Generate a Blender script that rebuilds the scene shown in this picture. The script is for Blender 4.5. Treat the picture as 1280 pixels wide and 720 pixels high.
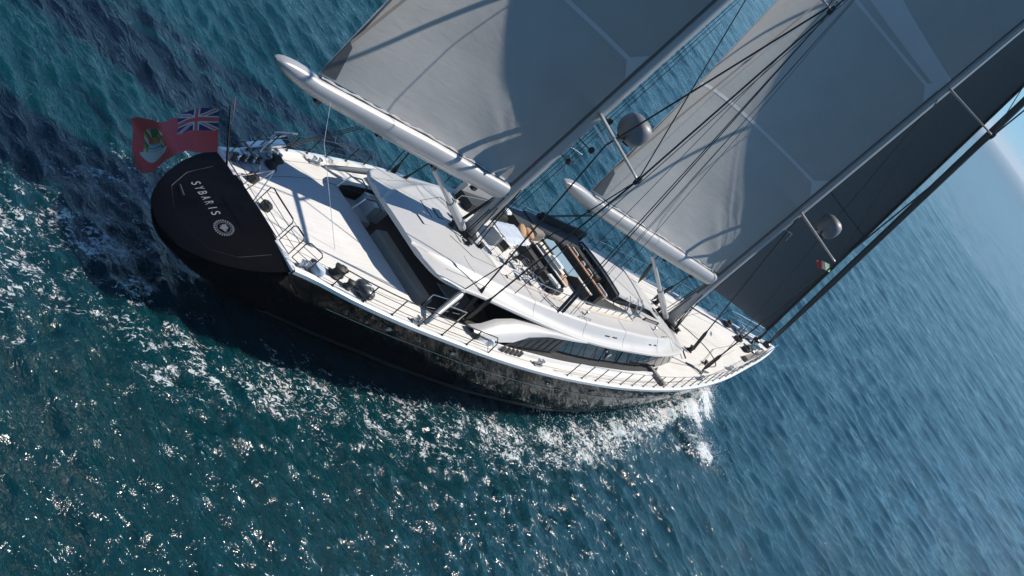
import bpy, bmesh, math, random
import numpy as np
from mathutils import Vector, Matrix, noise
random.seed(7)
rad = math.radians
for o in list(bpy.data.objects):
    bpy.data.objects.remove(o)
SC = bpy.context.scene
COL = SC.collection
UPB_ = (-0.00524, -0.077, 0.99783)
CR_ = [(0.433338, -0.527048, 0.733425), (0.123853, -0.771627, -0.62676), (0.894173, 0.361675, -0.266449)]
CC_ = (-81.518, -29.089, 21.314)
F_ = 1905.38
HAZE_D = .00009
RK_ = 0.03348

# ------------------------------------------------------------------ boat frame (x to the bow, y to port, z up, deck at z=0), heeled to port
UPB = Vector(UPB_).normalized()
HX = (Vector((1, 0, 0)) - UPB * UPB.x).normalized()
HY = UPB.cross(HX)
B3 = Matrix((HX, HY, UPB))                       # boat vector -> world vector
FREE = 4.2
BOAT = Matrix.Translation((0, 0, FREE)) @ B3.to_4x4()

# ------------------------------------------------------------------ camera
CR = CR_
CC = Vector(CC_)
cam_d = bpy.data.cameras.new('camera')
cam = bpy.data.objects.new('camera', cam_d); COL.objects.link(cam)
cam_d.sensor_width = 36; cam_d.lens = F_ * 36 / 1280
cam_d.clip_start = 1; cam_d.clip_end = 60000
cx = B3 @ Vector(CR[0]); cy = B3 @ (-Vector(CR[1])); cz = B3 @ (-Vector(CR[2]))
cl = BOAT @ CC
cam.matrix_world = Matrix(((cx.x, cy.x, cz.x, cl.x), (cx.y, cy.y, cz.y, cl.y), (cx.z, cy.z, cz.z, cl.z), (0, 0, 0, 1)))
SC.camera = cam

# ------------------------------------------------------------------ light
SUN_AZ, SUN_EL = rad(-22), rad(48)
sb = Vector((math.cos(SUN_EL) * math.cos(SUN_AZ), math.cos(SUN_EL) * math.sin(SUN_AZ), math.sin(SUN_EL)))
sw = B3 @ sb
w = bpy.data.worlds.new('World'); SC.world = w; w.use_nodes = True
nt = w.node_tree
sky = nt.nodes.new('ShaderNodeTexSky'); sky.sky_type = 'NISHITA'; sky.sun_disc = False
sky.sun_elevation = math.asin(sw.z); sky.sun_rotation = math.atan2(sw.x, sw.y)
sky.air_density = 1.0; sky.dust_density = 0.0; sky.ozone_density = 2.5; sky.altitude = 300
tint = nt.nodes.new('ShaderNodeMix'); tint.data_type = 'RGBA'; tint.blend_type = 'MULTIPLY'; tint.inputs[0].default_value = 1; tint.inputs[7].default_value = (.70, .96, 1.2, 1)
nt.links.new(sky.outputs[0], tint.inputs[6])
nt.nodes['Background'].inputs[1].default_value = 0.072
wtc = nt.nodes.new('ShaderNodeTexCoord'); wsp = nt.nodes.new('ShaderNodeSeparateXYZ'); nt.links.new(wtc.outputs['Generated'], wsp.inputs[0])
wmr = nt.nodes.new('ShaderNodeMapRange'); wmr.interpolation_type = 'SMOOTHSTEP'; wmr.inputs[1].default_value = 0; wmr.inputs[2].default_value = .34; wmr.inputs[3].default_value = .9; wmr.inputs[4].default_value = 0
nt.links.new(wsp.outputs['Z'], wmr.inputs[0])
air = nt.nodes.new('ShaderNodeMix'); air.data_type = 'RGBA'; air.inputs[7].default_value = (2.7, 6.5, 9.4, 1)
nt.links.new(wmr.outputs[0], air.inputs[0]); nt.links.new(tint.outputs[2], air.inputs[6])
nt.links.new(air.outputs[2], nt.nodes['Background'].inputs[0])
sun_d = bpy.data.lights.new('sun', 'SUN'); sun_d.energy = 5.0; sun_d.angle = rad(0.53); sun_d.color = (1, .935, .84)
sun = bpy.data.objects.new('sun', sun_d); COL.objects.link(sun)
sun.rotation_euler = (-sw).to_track_quat('-Z', 'Y').to_euler(); sun.location = (0, 0, 120)
SC.view_settings.view_transform = 'Standard'; SC.view_settings.look = 'None'
SC.view_settings.exposure = 0.24; SC.view_settings.gamma = 1
SC.cycles.max_bounces = 6; SC.cycles.caustics_reflective = False; SC.cycles.caustics_refractive = False
SC.cycles.sample_clamp_indirect = 4; SC.cycles.use_denoising = True

# ------------------------------------------------------------------ materials
MATS = {}
def mat(name, col, rough=.5, metal=0., spec=.5, coat=0., noise_amt=0., noise_scale=3., bump=0., bump_scale=20.):
    m = bpy.data.materials.new(name); m.use_nodes = True
    n = m.node_tree; b = n.nodes['Principled BSDF']
    b.inputs['Base Color'].default_value = (*col, 1); b.inputs['Roughness'].default_value = rough
    b.inputs['Metallic'].default_value = metal; b.inputs['Specular IOR Level'].default_value = spec
    b.inputs['Coat Weight'].default_value = coat; b.inputs['Coat Roughness'].default_value = .04
    tc = n.nodes.new('ShaderNodeTexCoord')
    if noise_amt:
        t = n.nodes.new('ShaderNodeTexNoise'); t.inputs['Scale'].default_value = noise_scale; t.inputs['Detail'].default_value = 5
        n.links.new(tc.outputs['Object'], t.inputs['Vector'])
        r = n.nodes.new('ShaderNodeMapRange'); r.inputs[3].default_value = 1 - noise_amt; r.inputs[4].default_value = 1 + noise_amt
        n.links.new(t.outputs[0], r.inputs[0])
        x = n.nodes.new('ShaderNodeVectorMath'); x.operation = 'SCALE'; x.inputs[0].default_value = col
        n.links.new(r.outputs[0], x.inputs['Scale']); n.links.new(x.outputs[0], b.inputs['Base Color'])
        r2 = n.nodes.new('ShaderNodeMapRange'); r2.inputs[3].default_value = max(rough - .08, 0.02); r2.inputs[4].default_value = rough + .1
        n.links.new(t.outputs[0], r2.inputs[0]); n.links.new(r2.outputs[0], b.inputs['Roughness'])
    if bump:
        t = n.nodes.new('ShaderNodeTexNoise'); t.inputs['Scale'].default_value = bump_scale; t.inputs['Detail'].default_value = 3
        n.links.new(tc.outputs['Object'], t.inputs['Vector'])
        bp = n.nodes.new('ShaderNodeBump'); bp.inputs['Strength'].default_value = bump; bp.inputs['Distance'].default_value = .05
        n.links.new(t.outputs[0], bp.inputs['Height']); n.links.new(bp.outputs[0], b.inputs['Normal'])
    MATS[name] = m
    return m
M = MATS
mat('hull_black', (.003, .0032, .0045), .06, spec=.5)
M['hull_black'].node_tree.nodes['Principled BSDF'].inputs['IOR'].default_value = 1.075
mat('transom_black', (.003, .003, .0045), .3, spec=.14, noise_amt=.25, noise_scale=1.2)
mat('boot_grey', (.05, .055, .06), .35, noise_amt=.3, noise_scale=2)
mat('white_paint', (.78, .78, .77), .3, coat=.3, noise_amt=.03, noise_scale=.8)
mat('silver_paint', (.52, .515, .505), .42, metal=.0, coat=.12, noise_amt=.03, noise_scale=.7)
mat('grey_paint', (.50, .50, .495), .45, noise_amt=.04, noise_scale=.9)
mat('mast_grey', (.36, .362, .37), .38, metal=.12, coat=.08, noise_amt=.06, noise_scale=.8)
mat('spar_silver', (.42, .42, .425), .36, metal=.12, coat=.1, noise_amt=.06, noise_scale=.8)
mat('spar_seam', (.08, .08, .085), .5)
mat('dark_glass', (.008, .011, .016), .05, spec=.4)
mat('black_carbon', (.012, .012, .013), .35)
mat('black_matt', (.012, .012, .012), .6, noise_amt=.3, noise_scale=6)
mat('steel', (.55, .55, .55), .22, metal=1.)
mat('tan_cushion', (.42, .24, .13), .8, noise_amt=.15, noise_scale=6)
mat('taupe', (.2, .175, .155), .7, noise_amt=.12, noise_scale=3)
mat('cream', (.62, .56, .48), .8, noise_amt=.08, noise_scale=4)
mat('wood', (.42, .2, .09), .45, noise_amt=.25, noise_scale=5)
mat('blue_cloth', (.46, .52, .6), .7, noise_amt=.3, noise_scale=5)
mat('teal_glass', (.3, .36, .35), .12, coat=.5, noise_amt=.1)
mat('radome_grey', (.14, .15, .165), .5, coat=.05, noise_amt=.04)
mat('white_letter', (.34, .34, .36), .4)
mat('emblem_grey', (.16, .17, .2), .4)
mat('flag_red', (.72, .10, .105), .75, noise_amt=.1, noise_scale=4)
mat('flag_blue', (.03, .03, .14), .75); mat('flag_white', (.6, .6, .58), .75)
mat('flag_green', (.05, .2, .08), .75); mat('flag_gold', (.45, .33, .06), .75); mat('flag_cyan', (.2, .4, .5), .75)

def deck_mat():
    m = bpy.data.materials.new('bleached_teak'); m.use_nodes = True
    n = m.node_tree; b = n.nodes['Principled BSDF']; L = n.links.new
    tc = n.nodes.new('ShaderNodeTexCoord'); sp = n.nodes.new('ShaderNodeSeparateXYZ'); L(tc.outputs['Object'], sp.inputs[0])
    fr = n.nodes.new('ShaderNodeMath'); fr.operation = 'MULTIPLY'; fr.inputs[1].default_value = 1 / .11; L(sp.outputs['Y'], fr.inputs[0])
    f2 = n.nodes.new('ShaderNodeMath'); f2.operation = 'FRACT'; L(fr.outputs[0], f2.inputs[0])
    ln = n.nodes.new('ShaderNodeMath'); ln.operation = 'LESS_THAN'; ln.inputs[1].default_value = .07; L(f2.outputs[0], ln.inputs[0])
    mp = n.nodes.new('ShaderNodeMapping'); mp.inputs['Scale'].default_value = (.35, 9, 1); L(tc.outputs['Object'], mp.inputs[0])
    t = n.nodes.new('ShaderNodeTexNoise'); t.inputs['Scale'].default_value = 1; t.inputs['Detail'].default_value = 6; L(mp.outputs[0], t.inputs['Vector'])
    t2 = n.nodes.new('ShaderNodeTexNoise'); t2.inputs['Scale'].default_value = .35; t2.inputs['Detail'].default_value = 5; L(tc.outputs['Object'], t2.inputs['Vector'])
    ad = n.nodes.new('ShaderNodeMath'); ad.operation = 'ADD'; L(t.outputs[0], ad.inputs[0]); L(t2.outputs[0], ad.inputs[1])
    rp = n.nodes.new('ShaderNodeMapRange'); rp.inputs[1].default_value = .6; rp.inputs[2].default_value = 1.4; L(ad.outputs[0], rp.inputs[0])
    mx = n.nodes.new('ShaderNodeMix'); mx.data_type = 'RGBA'; mx.inputs[6].default_value = (.60, .585, .555, 1); mx.inputs[7].default_value = (.76, .745, .71, 1); L(rp.outputs[0], mx.inputs[0])
    m2 = n.nodes.new('ShaderNodeMix'); m2.data_type = 'RGBA'; L(ln.outputs[0], m2.inputs[0]); L(mx.outputs[2], m2.inputs[6]); m2.inputs[7].default_value = (.44, .42, .39, 1)
    L(m2.outputs[2], b.inputs['Base Color']); b.inputs['Roughness'].default_value = .7; b.inputs['Specular IOR Level'].default_value = .25
    MATS['teak'] = m
deck_mat()

def sail_mat(name, col, rough, trans=.0):
    m = bpy.data.materials.new(name); m.use_nodes = True
    n = m.node_tree; b = n.nodes['Principled BSDF']; L = n.links.new
    tc = n.nodes.new('ShaderNodeTexCoord')
    t = n.nodes.new('ShaderNodeTexNoise'); t.inputs['Scale'].default_value = .5; t.inputs['Detail'].default_value = 6; L(tc.outputs['Object'], t.inputs['Vector'])
    r = n.nodes.new('ShaderNodeMapRange'); r.inputs[3].default_value = .88; r.inputs[4].default_value = 1.12; L(t.outputs[0], r.inputs[0])
    x = n.nodes.new('ShaderNodeVectorMath'); x.operation = 'SCALE'; x.inputs[0].default_value = col; L(r.outputs[0], x.inputs['Scale'])
    L(x.outputs[0], b.inputs['Base Color']); b.inputs['Roughness'].default_value = rough; b.inputs['Specular IOR Level'].default_value = .75
    mp = n.nodes.new('ShaderNodeMapping'); mp.inputs['Rotation'].default_value = (0, .7, 0); mp.inputs['Scale'].default_value = (.5, 1, 2.2); L(tc.outputs['Object'], mp.inputs[0])
    w1 = n.nodes.new('ShaderNodeTexNoise'); w1.inputs['Scale'].default_value = 1.3; w1.inputs['Detail'].default_value = 4; w1.inputs['Distortion'].default_value = .6; L(mp.outputs[0], w1.inputs['Vector'])
    bp = n.nodes.new('ShaderNodeBump'); bp.inputs['Strength'].default_value = .35; bp.inputs['Distance'].default_value = .05
    L(w1.outputs[0], bp.inputs['Height']); L(bp.outputs[0], b.inputs['Normal'])
    MATS[name] = m
sail_mat('sail_grey', (.285, .28, .272), .42)
sail_mat('sail_patch', (.44, .44, .45), .45)
sail_mat('sail_dark', (.035, .037, .043), .5)

# ------------------------------------------------------------------ mesh helpers (all coordinates in the boat frame)
class MB:
    def __init__(s): s.v = []; s.f = []; s.m = []
    def add(s, vs, fs, mi=0):
        o = len(s.v); s.v += [tuple(v) for v in vs]; s.f += [tuple(i + o for i in f) for f in fs]; s.m += [mi] * len(fs); return s
    def box(s, c, size, rz=0., mi=0, tilt=None):
        hx, hy, hz = size[0] / 2, size[1] / 2, size[2] / 2
        R = Matrix.Rotation(rz, 3, 'Z')
        if tilt is not None: R = R @ Matrix.Rotation(tilt, 3, 'Y')
        vs = [Vector(c) + R @ Vector((sx * hx, sy * hy, sz * hz)) for sx in (-1, 1) for sy in (-1, 1) for sz in (-1, 1)]
        return s.add(vs, [(0, 1, 3, 2), (4, 6, 7, 5), (0, 4, 5, 1), (2, 3, 7, 6), (0, 2, 6, 4), (1, 5, 7, 3)], mi)
    def tube(s, pts, r, n=8, mi=0, closed=False, flat=1.0):
        P = [Vector(p) for p in pts]; k = len(P)
        rs = list(r) if hasattr(r, '__len__') else [r] * k
        vs = []
        up = None
        for i in range(k):
            a = P[(i - 1) % k] if (closed or i > 0) else P[i]; b = P[(i + 1) % k] if (closed or i < k - 1) else P[i]
            d = (b - a).normalized()
            if up is None: up = Vector((0, 0, 1)) if abs(d.z) < .9 else Vector((1, 0, 0))
            x = up.cross(d)
            if x.length < 1e-4: x = Vector((1, 0, 0)).cross(d)
            x.normalize(); y = d.cross(x).normalized(); up = y
            for j in range(n):
                t = 2 * math.pi * j / n
                vs.append(P[i] + x * math.cos(t) * rs[i] + y * math.sin(t) * rs[i] * flat)
        fs = []
        for i in range(k if closed else k - 1):
            for j in range(n):
                a, b = i * n + j, i * n + (j + 1) % n; c, d = ((i + 1) % k) * n + (j + 1) % n, ((i + 1) % k) * n + j
                fs.append((a, b, c, d))
        if not closed: fs += [tuple(range(n))[::-1], tuple((k - 1) * n + j for j in range(n))]
        return s.add(vs, fs, mi)
    def prism(s, poly, z0, z1, mi=0):
        n = len(poly); zf = (lambda p, z: z(p) if callable(z) else z)
        vs = [(p[0], p[1], zf(p, z0)) for p in poly] + [(p[0], p[1], zf(p, z1)) for p in poly]
        return s.add(vs, [tuple(range(n))[::-1], tuple(range(n, 2 * n))] + [(i, (i + 1) % n, n + (i + 1) % n, n + i) for i in range(n)], mi)
    def loft(s, rings, mi=0, closed=False, cap=False):
        n = len(rings[0]); vs = [p for r in rings for p in r]; fs = []
        for i in range(len(rings) - 1):
            for j in range(n if closed else n - 1):
                fs.append((i * n + j, i * n + (j + 1) % n, (i + 1) * n + (j + 1) % n, (i + 1) * n + j))
        if cap: fs += [tuple(range(n))[::-1], tuple((len(rings) - 1) * n + j for j in range(n))]
        return s.add(vs, fs, mi)
    def lathe(s, c, prof, n=16, mi=0, axis=None):
        R = Matrix.Identity(3) if axis is None else Vector((0, 0, 1)).rotation_difference(Vector(axis)).to_matrix()
        rings = [[Vector(c) + R @ Vector((r * math.cos(2 * math.pi * j / n), r * math.sin(2 * math.pi * j / n), z)) for j in range(n)] for r, z in prof]
        return s.loft(rings, mi, closed=True, cap=True)
def obj(name, mb, mats, parent, smooth=False, bevel=0., label=None, recalc=True, autosmooth=None):
    me = bpy.data.meshes.new(name)
    me.from_pydata(mb.v, [], mb.f)
    for m in (mats if isinstance(mats, (list, tuple)) else [mats]): me.materials.append(M[m])
    me.polygons.foreach_set('material_index', mb.m)
    bm = bmesh.new(); bm.from_mesh(me)
    bmesh.ops.remove_doubles(bm, verts=bm.verts, dist=1e-5)
    if recalc: bmesh.ops.recalc_face_normals(bm, faces=bm.faces)
    if bevel: bmesh.ops.bevel(bm, geom=[e for e in bm.edges if len(e.link_faces) == 2 and e.calc_face_angle(0) > .6], offset=bevel, segments=2, affect='EDGES', clamp_overlap=True)
    bm.to_mesh(me); bm.free()
    if smooth or autosmooth:
        me.polygons.foreach_set('use_smooth', [True] * len(me.polygons))
        if autosmooth: me.set_sharp_from_angle(angle=rad(autosmooth))
    o = bpy.data.objects.new(name, me); COL.objects.link(o)
    if parent is not None: o.parent = parent
    if label: o['label'] = label
    return o
def thing(name, label, cat, loc=None, group=None, rz=0.):
    o = bpy.data.objects.new(name, None); COL.objects.link(o); o.empty_display_size = .3
    o['label'] = label; o['category'] = cat
    if group: o['group'] = group
    o.matrix_world = BOAT @ Matrix.Translation(loc or (0, 0, 0)) @ Matrix.Rotation(rz, 4, 'Z')
    return o
def tag(o, label, cat, group=None, loc=(0, 0, 0), rz=0.):
    o['label'] = label; o['category'] = cat
    if group: o['group'] = group
    o.matrix_world = BOAT @ Matrix.Translation(loc) @ Matrix.Rotation(rz, 4, 'Z')
    return o
def itp(x, tab):
    xs = [a for a, _ in tab]; ys = [b for _, b in tab]
    return float(np.interp(x, xs, ys))
def smooth_tab(tab, n=120):
    """monotone-ish smooth resampling of a table (Catmull-Rom)"""
    xs = np.array([a for a, _ in tab], float); ys = np.array([b for _, b in tab], float)
    m = np.gradient(ys, xs); X = np.linspace(xs[0], xs[-1], n); out = []
    for x in X:
        i = min(max(np.searchsorted(xs, x) - 1, 0), len(xs) - 2); h = xs[i + 1] - xs[i]; t = (x - xs[i]) / h
        out.append((x, ys[i] * (2 * t**3 - 3 * t**2 + 1) + m[i] * h * (t**3 - 2 * t**2 + t) + ys[i + 1] * (-2 * t**3 + 3 * t**2) + m[i + 1] * h * (t**3 - t**2)))
    return out
def ray(u, v):
    return (Vector(CR[0]) * ((u - 640) / F_) + Vector(CR[1]) * ((v - 360) / F_) + Vector(CR[2]))
def lerp(a, b, t): return Vector(a) * (1 - t) + Vector(b) * t

# ------------------------------------------------------------------ water
def hullwl(x):
    return itp(x, [(-32, 0), (-28.5, 1.2), (-22.5, 2.5), (-18.4, 3.3), (-14.3, 4.0), (-7.7, 4.7), (1.3, 4.6), (9.9, 3.7), (21.8, 1.9), (30.5, .05), (31, 0)])
def build_water():
    cxy = (cl.x, cl.y)
    va = math.atan2(-cz.y, -cz.x)
    na, nr = 900, 1400
    fine = np.linspace(-rad(34), rad(34), na)
    coarse = np.linspace(rad(34), 2 * math.pi - rad(34), 40)[1:-1]
    ang = np.concatenate([fine, coarse]) + va
    r0, r1, r2 = 24.0, 520.0, 20000.0
    rr = np.concatenate([np.linspace(.3, 23.2, 24), r0 * (r1 / r0) ** (np.arange(nr) / nr), r1 * (r2 / r1) ** (np.arange(150) / 149)])
    A, Rr = np.meshgrid(ang, rr)
    X = cxy[0] + Rr * np.cos(A); Y = cxy[1] + Rr * np.sin(A); Z = np.zeros_like(X)
    cell = np.where(Rr < r0, 1.2, Rr * 0.0022)
    rng = np.random.RandomState(3)
    DX = np.zeros_like(X); DY = np.zeros_like(X)
    wdir = va + rad(150)
    for lam, amp, n in ((26, .06, 4), (14, .04, 6), (8, .03, 9), (4.6, .034, 14), (2.7, .034, 22), (1.6, .027, 24), (.95, .012, 24), (.6, .006, 20)):
        for _ in range(n):
            l = lam * rng.uniform(.75, 1.3); a = amp * rng.uniform(.5, 1.2) / math.sqrt(n) * 1.6
            th = wdir + rng.normal(0, .5); k = 2 * math.pi / l; ph = rng.uniform(0, 6.28)
            att = np.clip((l / cell - 2.5) / 3, 0, 1) * np.clip(1.15 - Rr / 2500, 0, 1)
            p = k * (X * math.cos(th) + Y * math.sin(th)) + ph
            Z += a * att * np.sin(p); DX += .8 * a * att * math.cos(th) * np.cos(p); DY += .8 * a * att * math.sin(th) * np.cos(p)
    # foam density in the boat's plan
    Wl = np.interp(X, [-32, -28.5, -22.5, -18.4, -14.3, -7.7, 1.3, 9.9, 21.8, 30.5, 31], [0, 1.2, 2.5, 3.3, 4.0, 4.7, 4.6, 3.7, 1.9, .05, 0])
    foam = np.zeros_like(X)
    for sg in (-1, 1):
        d = sg * Y - Wl
        run = np.clip((29 - X) / 60, 0, 1)
        along = np.clip((29 - X) / 5, 0, 1) * np.clip((X + 46) / 8, 0, 1)
        c = .5 + run * 3.6; wd = .75 + run * 2.9
        foam = np.maximum(foam, along * (.86 - .29 * run) * np.exp(-np.abs((d - c) / wd) ** 2.5))
    for (px, py, s, a) in ((20.9, -6.6, 1.3, .8), (19.8, -5.7, 1.6, .8), (22.8, -4.0, 1.6, .8), (26.5, -2.4, 1.8, 1.15), (29.5, -.9, 1.5, 1.1), (22, -3.0, 1.8, 1.0), (16.4, -6.2, 1.3, .72), (20.2, -6.9, 1.2, 1.0), (13.2, -6.4, 1.8, .5), (8.5, -7.6, 1.4, .45), (4, -6.8, 2.2, .6), (-6, -7.2, 2.5, .5), (26.5, 2.2, 1.6, 1), (22, 4.5, 2, .8)):
        foam = np.maximum(foam, a * np.exp(-((X - px) / (s * 1.7)) ** 2 - ((Y - py) / s) ** 2))
    st = np.clip((-30 - X) / 6, 0, 1) * np.exp(-(np.abs(Y - .3) / (5.5 + np.clip(-X - 36, 0, 60) * .05)) ** 3)
    foam = np.maximum(foam, .6 * st * np.exp(-np.clip(-X - 48, 0, 1e4) / 40))
    foam = np.maximum(foam, .30 * np.clip((16 - X) / 12, 0, 1) * np.clip((X + 60) / 15, 0, 1) * np.exp(-np.clip(-Y - Wl - 3.5, 0, 99) / 3.5) * (Y < -Wl))
    chop = np.clip(foam * 1.4 + .75 * np.exp(-((Y + 9) / 8) ** 2) * np.clip((26 - X) / 44, 0, 1) * np.clip((X + 70) / 20, 0, 1), 0, 1)
    # broken, churned surface where the boat has passed
    for _ in range(46):
        l = rng.uniform(.5, 2.0); a = .005 * l ** .8; th = rng.uniform(0, 6.28); k = 2 * math.pi / l
        att = np.clip((l / cell - 2.5) / 3, 0, 1)
        Z += a * att * chop * np.sin(k * (X * math.cos(th) + Y * math.sin(th)) + rng.uniform(0, 6.28))
    # bow wave ridge
    for sg in (-1, 1):
        d = sg * Y - Wl
        Z += 1.0 * np.exp(-((X - 25.5) / 4.5) ** 2) * np.exp(-((d - 1.0) / 1.3) ** 2) + .25 * np.exp(-((X - 8) / 12) ** 2) * np.exp(-((d - 1.6) / 1.6) ** 2)
    Z += .45 * np.exp(-((X - 20.5) / 2.2) ** 2 - ((Y + 6.4) / 1.3) ** 2)
    nrow, ncol = X.shape
    V = np.stack([X + DX, Y + DY, Z], -1).reshape(-1, 3)
    i = np.arange(nrow - 1)[:, None]; j = np.arange(ncol)[None, :]; jn = (j + 1) % ncol
    Fq = np.stack([i * ncol + j + 0 * jn, i * ncol + jn, (i + 1) * ncol + jn, (i + 1) * ncol + j + 0 * jn], -1).reshape(-1, 4)
    me = bpy.data.meshes.new('sea')
    me.vertices.add(len(V)); me.vertices.foreach_set('co', V.ravel())
    me.loops.add(len(Fq) * 4); me.loops.foreach_set('vertex_index', Fq.ravel().astype(np.int32))
    me.polygons.add(len(Fq)); me.polygons.foreach_set('loop_start', (np.arange(len(Fq)) * 4).astype(np.int32)); me.polygons.foreach_set('loop_total', np.full(len(Fq), 4, np.int32))
    me.polygons.foreach_set('use_smooth', np.ones(len(Fq), bool)); me.update(calc_edges=True)
    for nm, arr in (('foam', foam), ('chop', chop)):
        at = me.attributes.new(nm, 'FLOAT', 'POINT'); at.data.foreach_set('value', arr.ravel().astype(np.float32))
    # core disc under the camera closes the sheet
    m = bpy.data.materials.new('sea_water'); m.use_nodes = True
    n = m.node_tree; b = n.nodes['Principled BSDF']; L = n.links.new
    def N(t, **kw):
        x = n.nodes.new(t)
        for k_, v_ in kw.items(): setattr(x, k_, v_)
        return x
    tc = N('ShaderNodeTexCoord'); geo = N('ShaderNodeNewGeometry')
    mp = N('ShaderNodeMapping'); mp.inputs['Rotation'].default_value = (0, 0, -(wdir)); L(geo.outputs['Position'], mp.inputs[0])
    mp2 = N('ShaderNodeMapping'); mp2.inputs['Scale'].default_value = (1, .6, 1); L(mp.outputs[0], mp2.inputs[0])
    n1 = N('ShaderNodeTexNoise'); n1.inputs['Scale'].default_value = 2.6; n1.inputs['Detail'].default_value = 3.5; n1.inputs['Roughness'].default_value = .66; n1.inputs['Distortion'].default_value = .4; L(mp2.outputs[0], n1.inputs['Vector'])
    n2 = N('ShaderNodeTexNoise'); n2.inputs['Scale'].default_value = .22; n2.inputs['Detail'].default_value = 4; L(mp2.outputs[0], n2.inputs['Vector'])
    n0 = N('ShaderNodeTexNoise'); n0.inputs['Scale'].default_value = 2.6; n0.inputs['Detail'].default_value = 1.2; n0.inputs['Distortion'].default_value = .5; L(geo.outputs['Position'], n0.inputs['Vector'])
    fa = N('ShaderNodeAttribute', attribute_name='foam'); ca = N('ShaderNodeAttribute', attribute_name='chop')
    hs = N('ShaderNodeMath', operation='MULTIPLY'); L(n0.outputs[0], hs.inputs[0])
    n4 = N('ShaderNodeTexNoise'); n4.inputs['Scale'].default_value = .55; n4.inputs['Detail'].default_value = 3; L(geo.outputs['Position'], n4.inputs['Vector'])
    g4 = N('ShaderNodeMapRange', interpolation_type='SMOOTHSTEP'); g4.inputs[1].default_value = .65; g4.inputs[2].default_value = .76; L(n4.outputs[0], g4.inputs[0])
    g5 = N('ShaderNodeMath', operation='MULTIPLY'); L(g4.outputs[0], g5.inputs[0]); L(ca.outputs['Fac'], g5.inputs[1]); L(g5.outputs[0], hs.inputs[1])
    h1 = N('ShaderNodeMath', operation='MULTIPLY_ADD'); L(n2.outputs[0], h1.inputs[0]); h1.inputs[1].default_value = 2.5; L(n1.outputs[0], h1.inputs[2])
    h2 = N('ShaderNodeMath', operation='MULTIPLY_ADD'); L(hs.outputs[0], h2.inputs[0]); h2.inputs[1].default_value = 3.4; L(h1.outputs[0], h2.inputs[2])
    bp = N('ShaderNodeBump'); bp.inputs['Strength'].default_value = 1.0; bp.inputs['Distance'].default_value = .16; L(h2.outputs[0], bp.inputs['Height'])
    L(bp.outputs[0], b.inputs['Normal'])
    # foam pattern: fine speckle gathered into coarser patches and streaks
    fm = N('ShaderNodeMapping'); fm.inputs['Scale'].default_value = (.6, 1, 1); fm.inputs['Rotation'].default_value = (0, 0, .25); L(geo.outputs['Position'], fm.inputs[0])
    f1 = N('ShaderNodeTexNoise'); f1.inputs['Scale'].default_value = 5.5; f1.inputs['Detail'].default_value = 6; f1.inputs['Roughness'].default_value = .7; f1.inputs['Distortion'].default_value = .9; L(fm.outputs[0], f1.inputs['Vector'])
    f2 = N('ShaderNodeTexNoise'); f2.inputs['Scale'].default_value = .55; f2.inputs['Detail'].default_value = 5; f2.inputs['Distortion'].default_value = 1.5; L(fm.outputs[0], f2.inputs['Vector'])
    sm = N('ShaderNodeMath', operation='MULTIPLY_ADD'); L(f2.outputs[0], sm.inputs[0]); sm.inputs[1].default_value = .6; L(f1.outputs[0], sm.inputs[2])
    th = N('ShaderNodeMapRange'); th.inputs[1].default_value = 0; th.inputs[2].default_value = 1; th.inputs[3].default_value = 1.16; th.inputs[4].default_value = .62; L(fa.outputs['Fac'], th.inputs[0])
    df = N('ShaderNodeMath', operation='SUBTRACT'); L(sm.outputs[0], df.inputs[0]); L(th.outputs[0], df.inputs[1])
    fk = N('ShaderNodeMapRange', interpolation_type='SMOOTHSTEP'); fk.inputs[1].default_value = 0; fk.inputs[2].default_value = .11; L(df.outputs[0], fk.inputs[0])
    gate = N('ShaderNodeMapRange'); gate.inputs[1].default_value = .02; gate.inputs[2].default_value = .15; L(fa.outputs['Fac'], gate.inputs[0])
    fk2 = N('ShaderNodeMath', operation='MULTIPLY'); L(fk.outputs[0], fk2.inputs[0]); L(gate.outputs[0], fk2.inputs[1])
    fk3 = N('ShaderNodeMath', operation='MULTIPLY'); L(fk2.outputs[0], fk3.inputs[0]); fk3.inputs[1].default_value = .85
    # aerated water under the foam is paler and greener
    body = N('ShaderNodeMix', data_type='RGBA'); body.inputs[6].default_value = (.0005, .030, .041, 1); body.inputs[7].default_value = (.002, .032, .044, 1)
    aer = N('ShaderNodeMath', operation='MULTIPLY'); L(fa.outputs['Fac'], aer.inputs[0]); aer.inputs[1].default_value = .6; L(aer.outputs[0], body.inputs[0])
    mx = N('ShaderNodeMix', data_type='RGBA'); L(fk3.outputs[0], mx.inputs[0]); L(body.outputs[2], mx.inputs[6]); mx.inputs[7].default_value = (.62, .66, .69, 1)
    L(mx.outputs[2], b.inputs['Base Color'])
    ro = N('ShaderNodeMapRange'); ro.inputs[4].default_value = .75; L(fk3.outputs[0], ro.inputs[0]); L(ro.outputs[0], b.inputs['Roughness'])
    # unresolved ripples far out at sea widen the gloss
    dl = N('ShaderNodeVectorMath', operation='LENGTH'); L(geo.outputs['Position'], dl.inputs[0])
    dr = N('ShaderNodeMapRange'); dr.inputs[1].default_value = 30; dr.inputs[2].default_value = 3000; dr.inputs[3].default_value = .045; dr.inputs[4].default_value = .24; L(dl.outputs['Value'], dr.inputs[0])
    rc = N('ShaderNodeMath', operation='MULTIPLY_ADD'); L(ca.outputs['Fac'], rc.inputs[0]); rc.inputs[1].default_value = .115; L(dr.outputs[0], rc.inputs[2]); L(rc.outputs[0], ro.inputs[3])
    b.inputs['Subsurface Weight'].default_value = .9; b.inputs['Subsurface Radius'].default_value = (2, 5, 6); b.inputs['Subsurface Scale'].default_value = 1.0
    b.inputs['IOR'].default_value = 1.333; b.inputs['Specular IOR Level'].default_value = .5
    me.materials.append(m)
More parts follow.
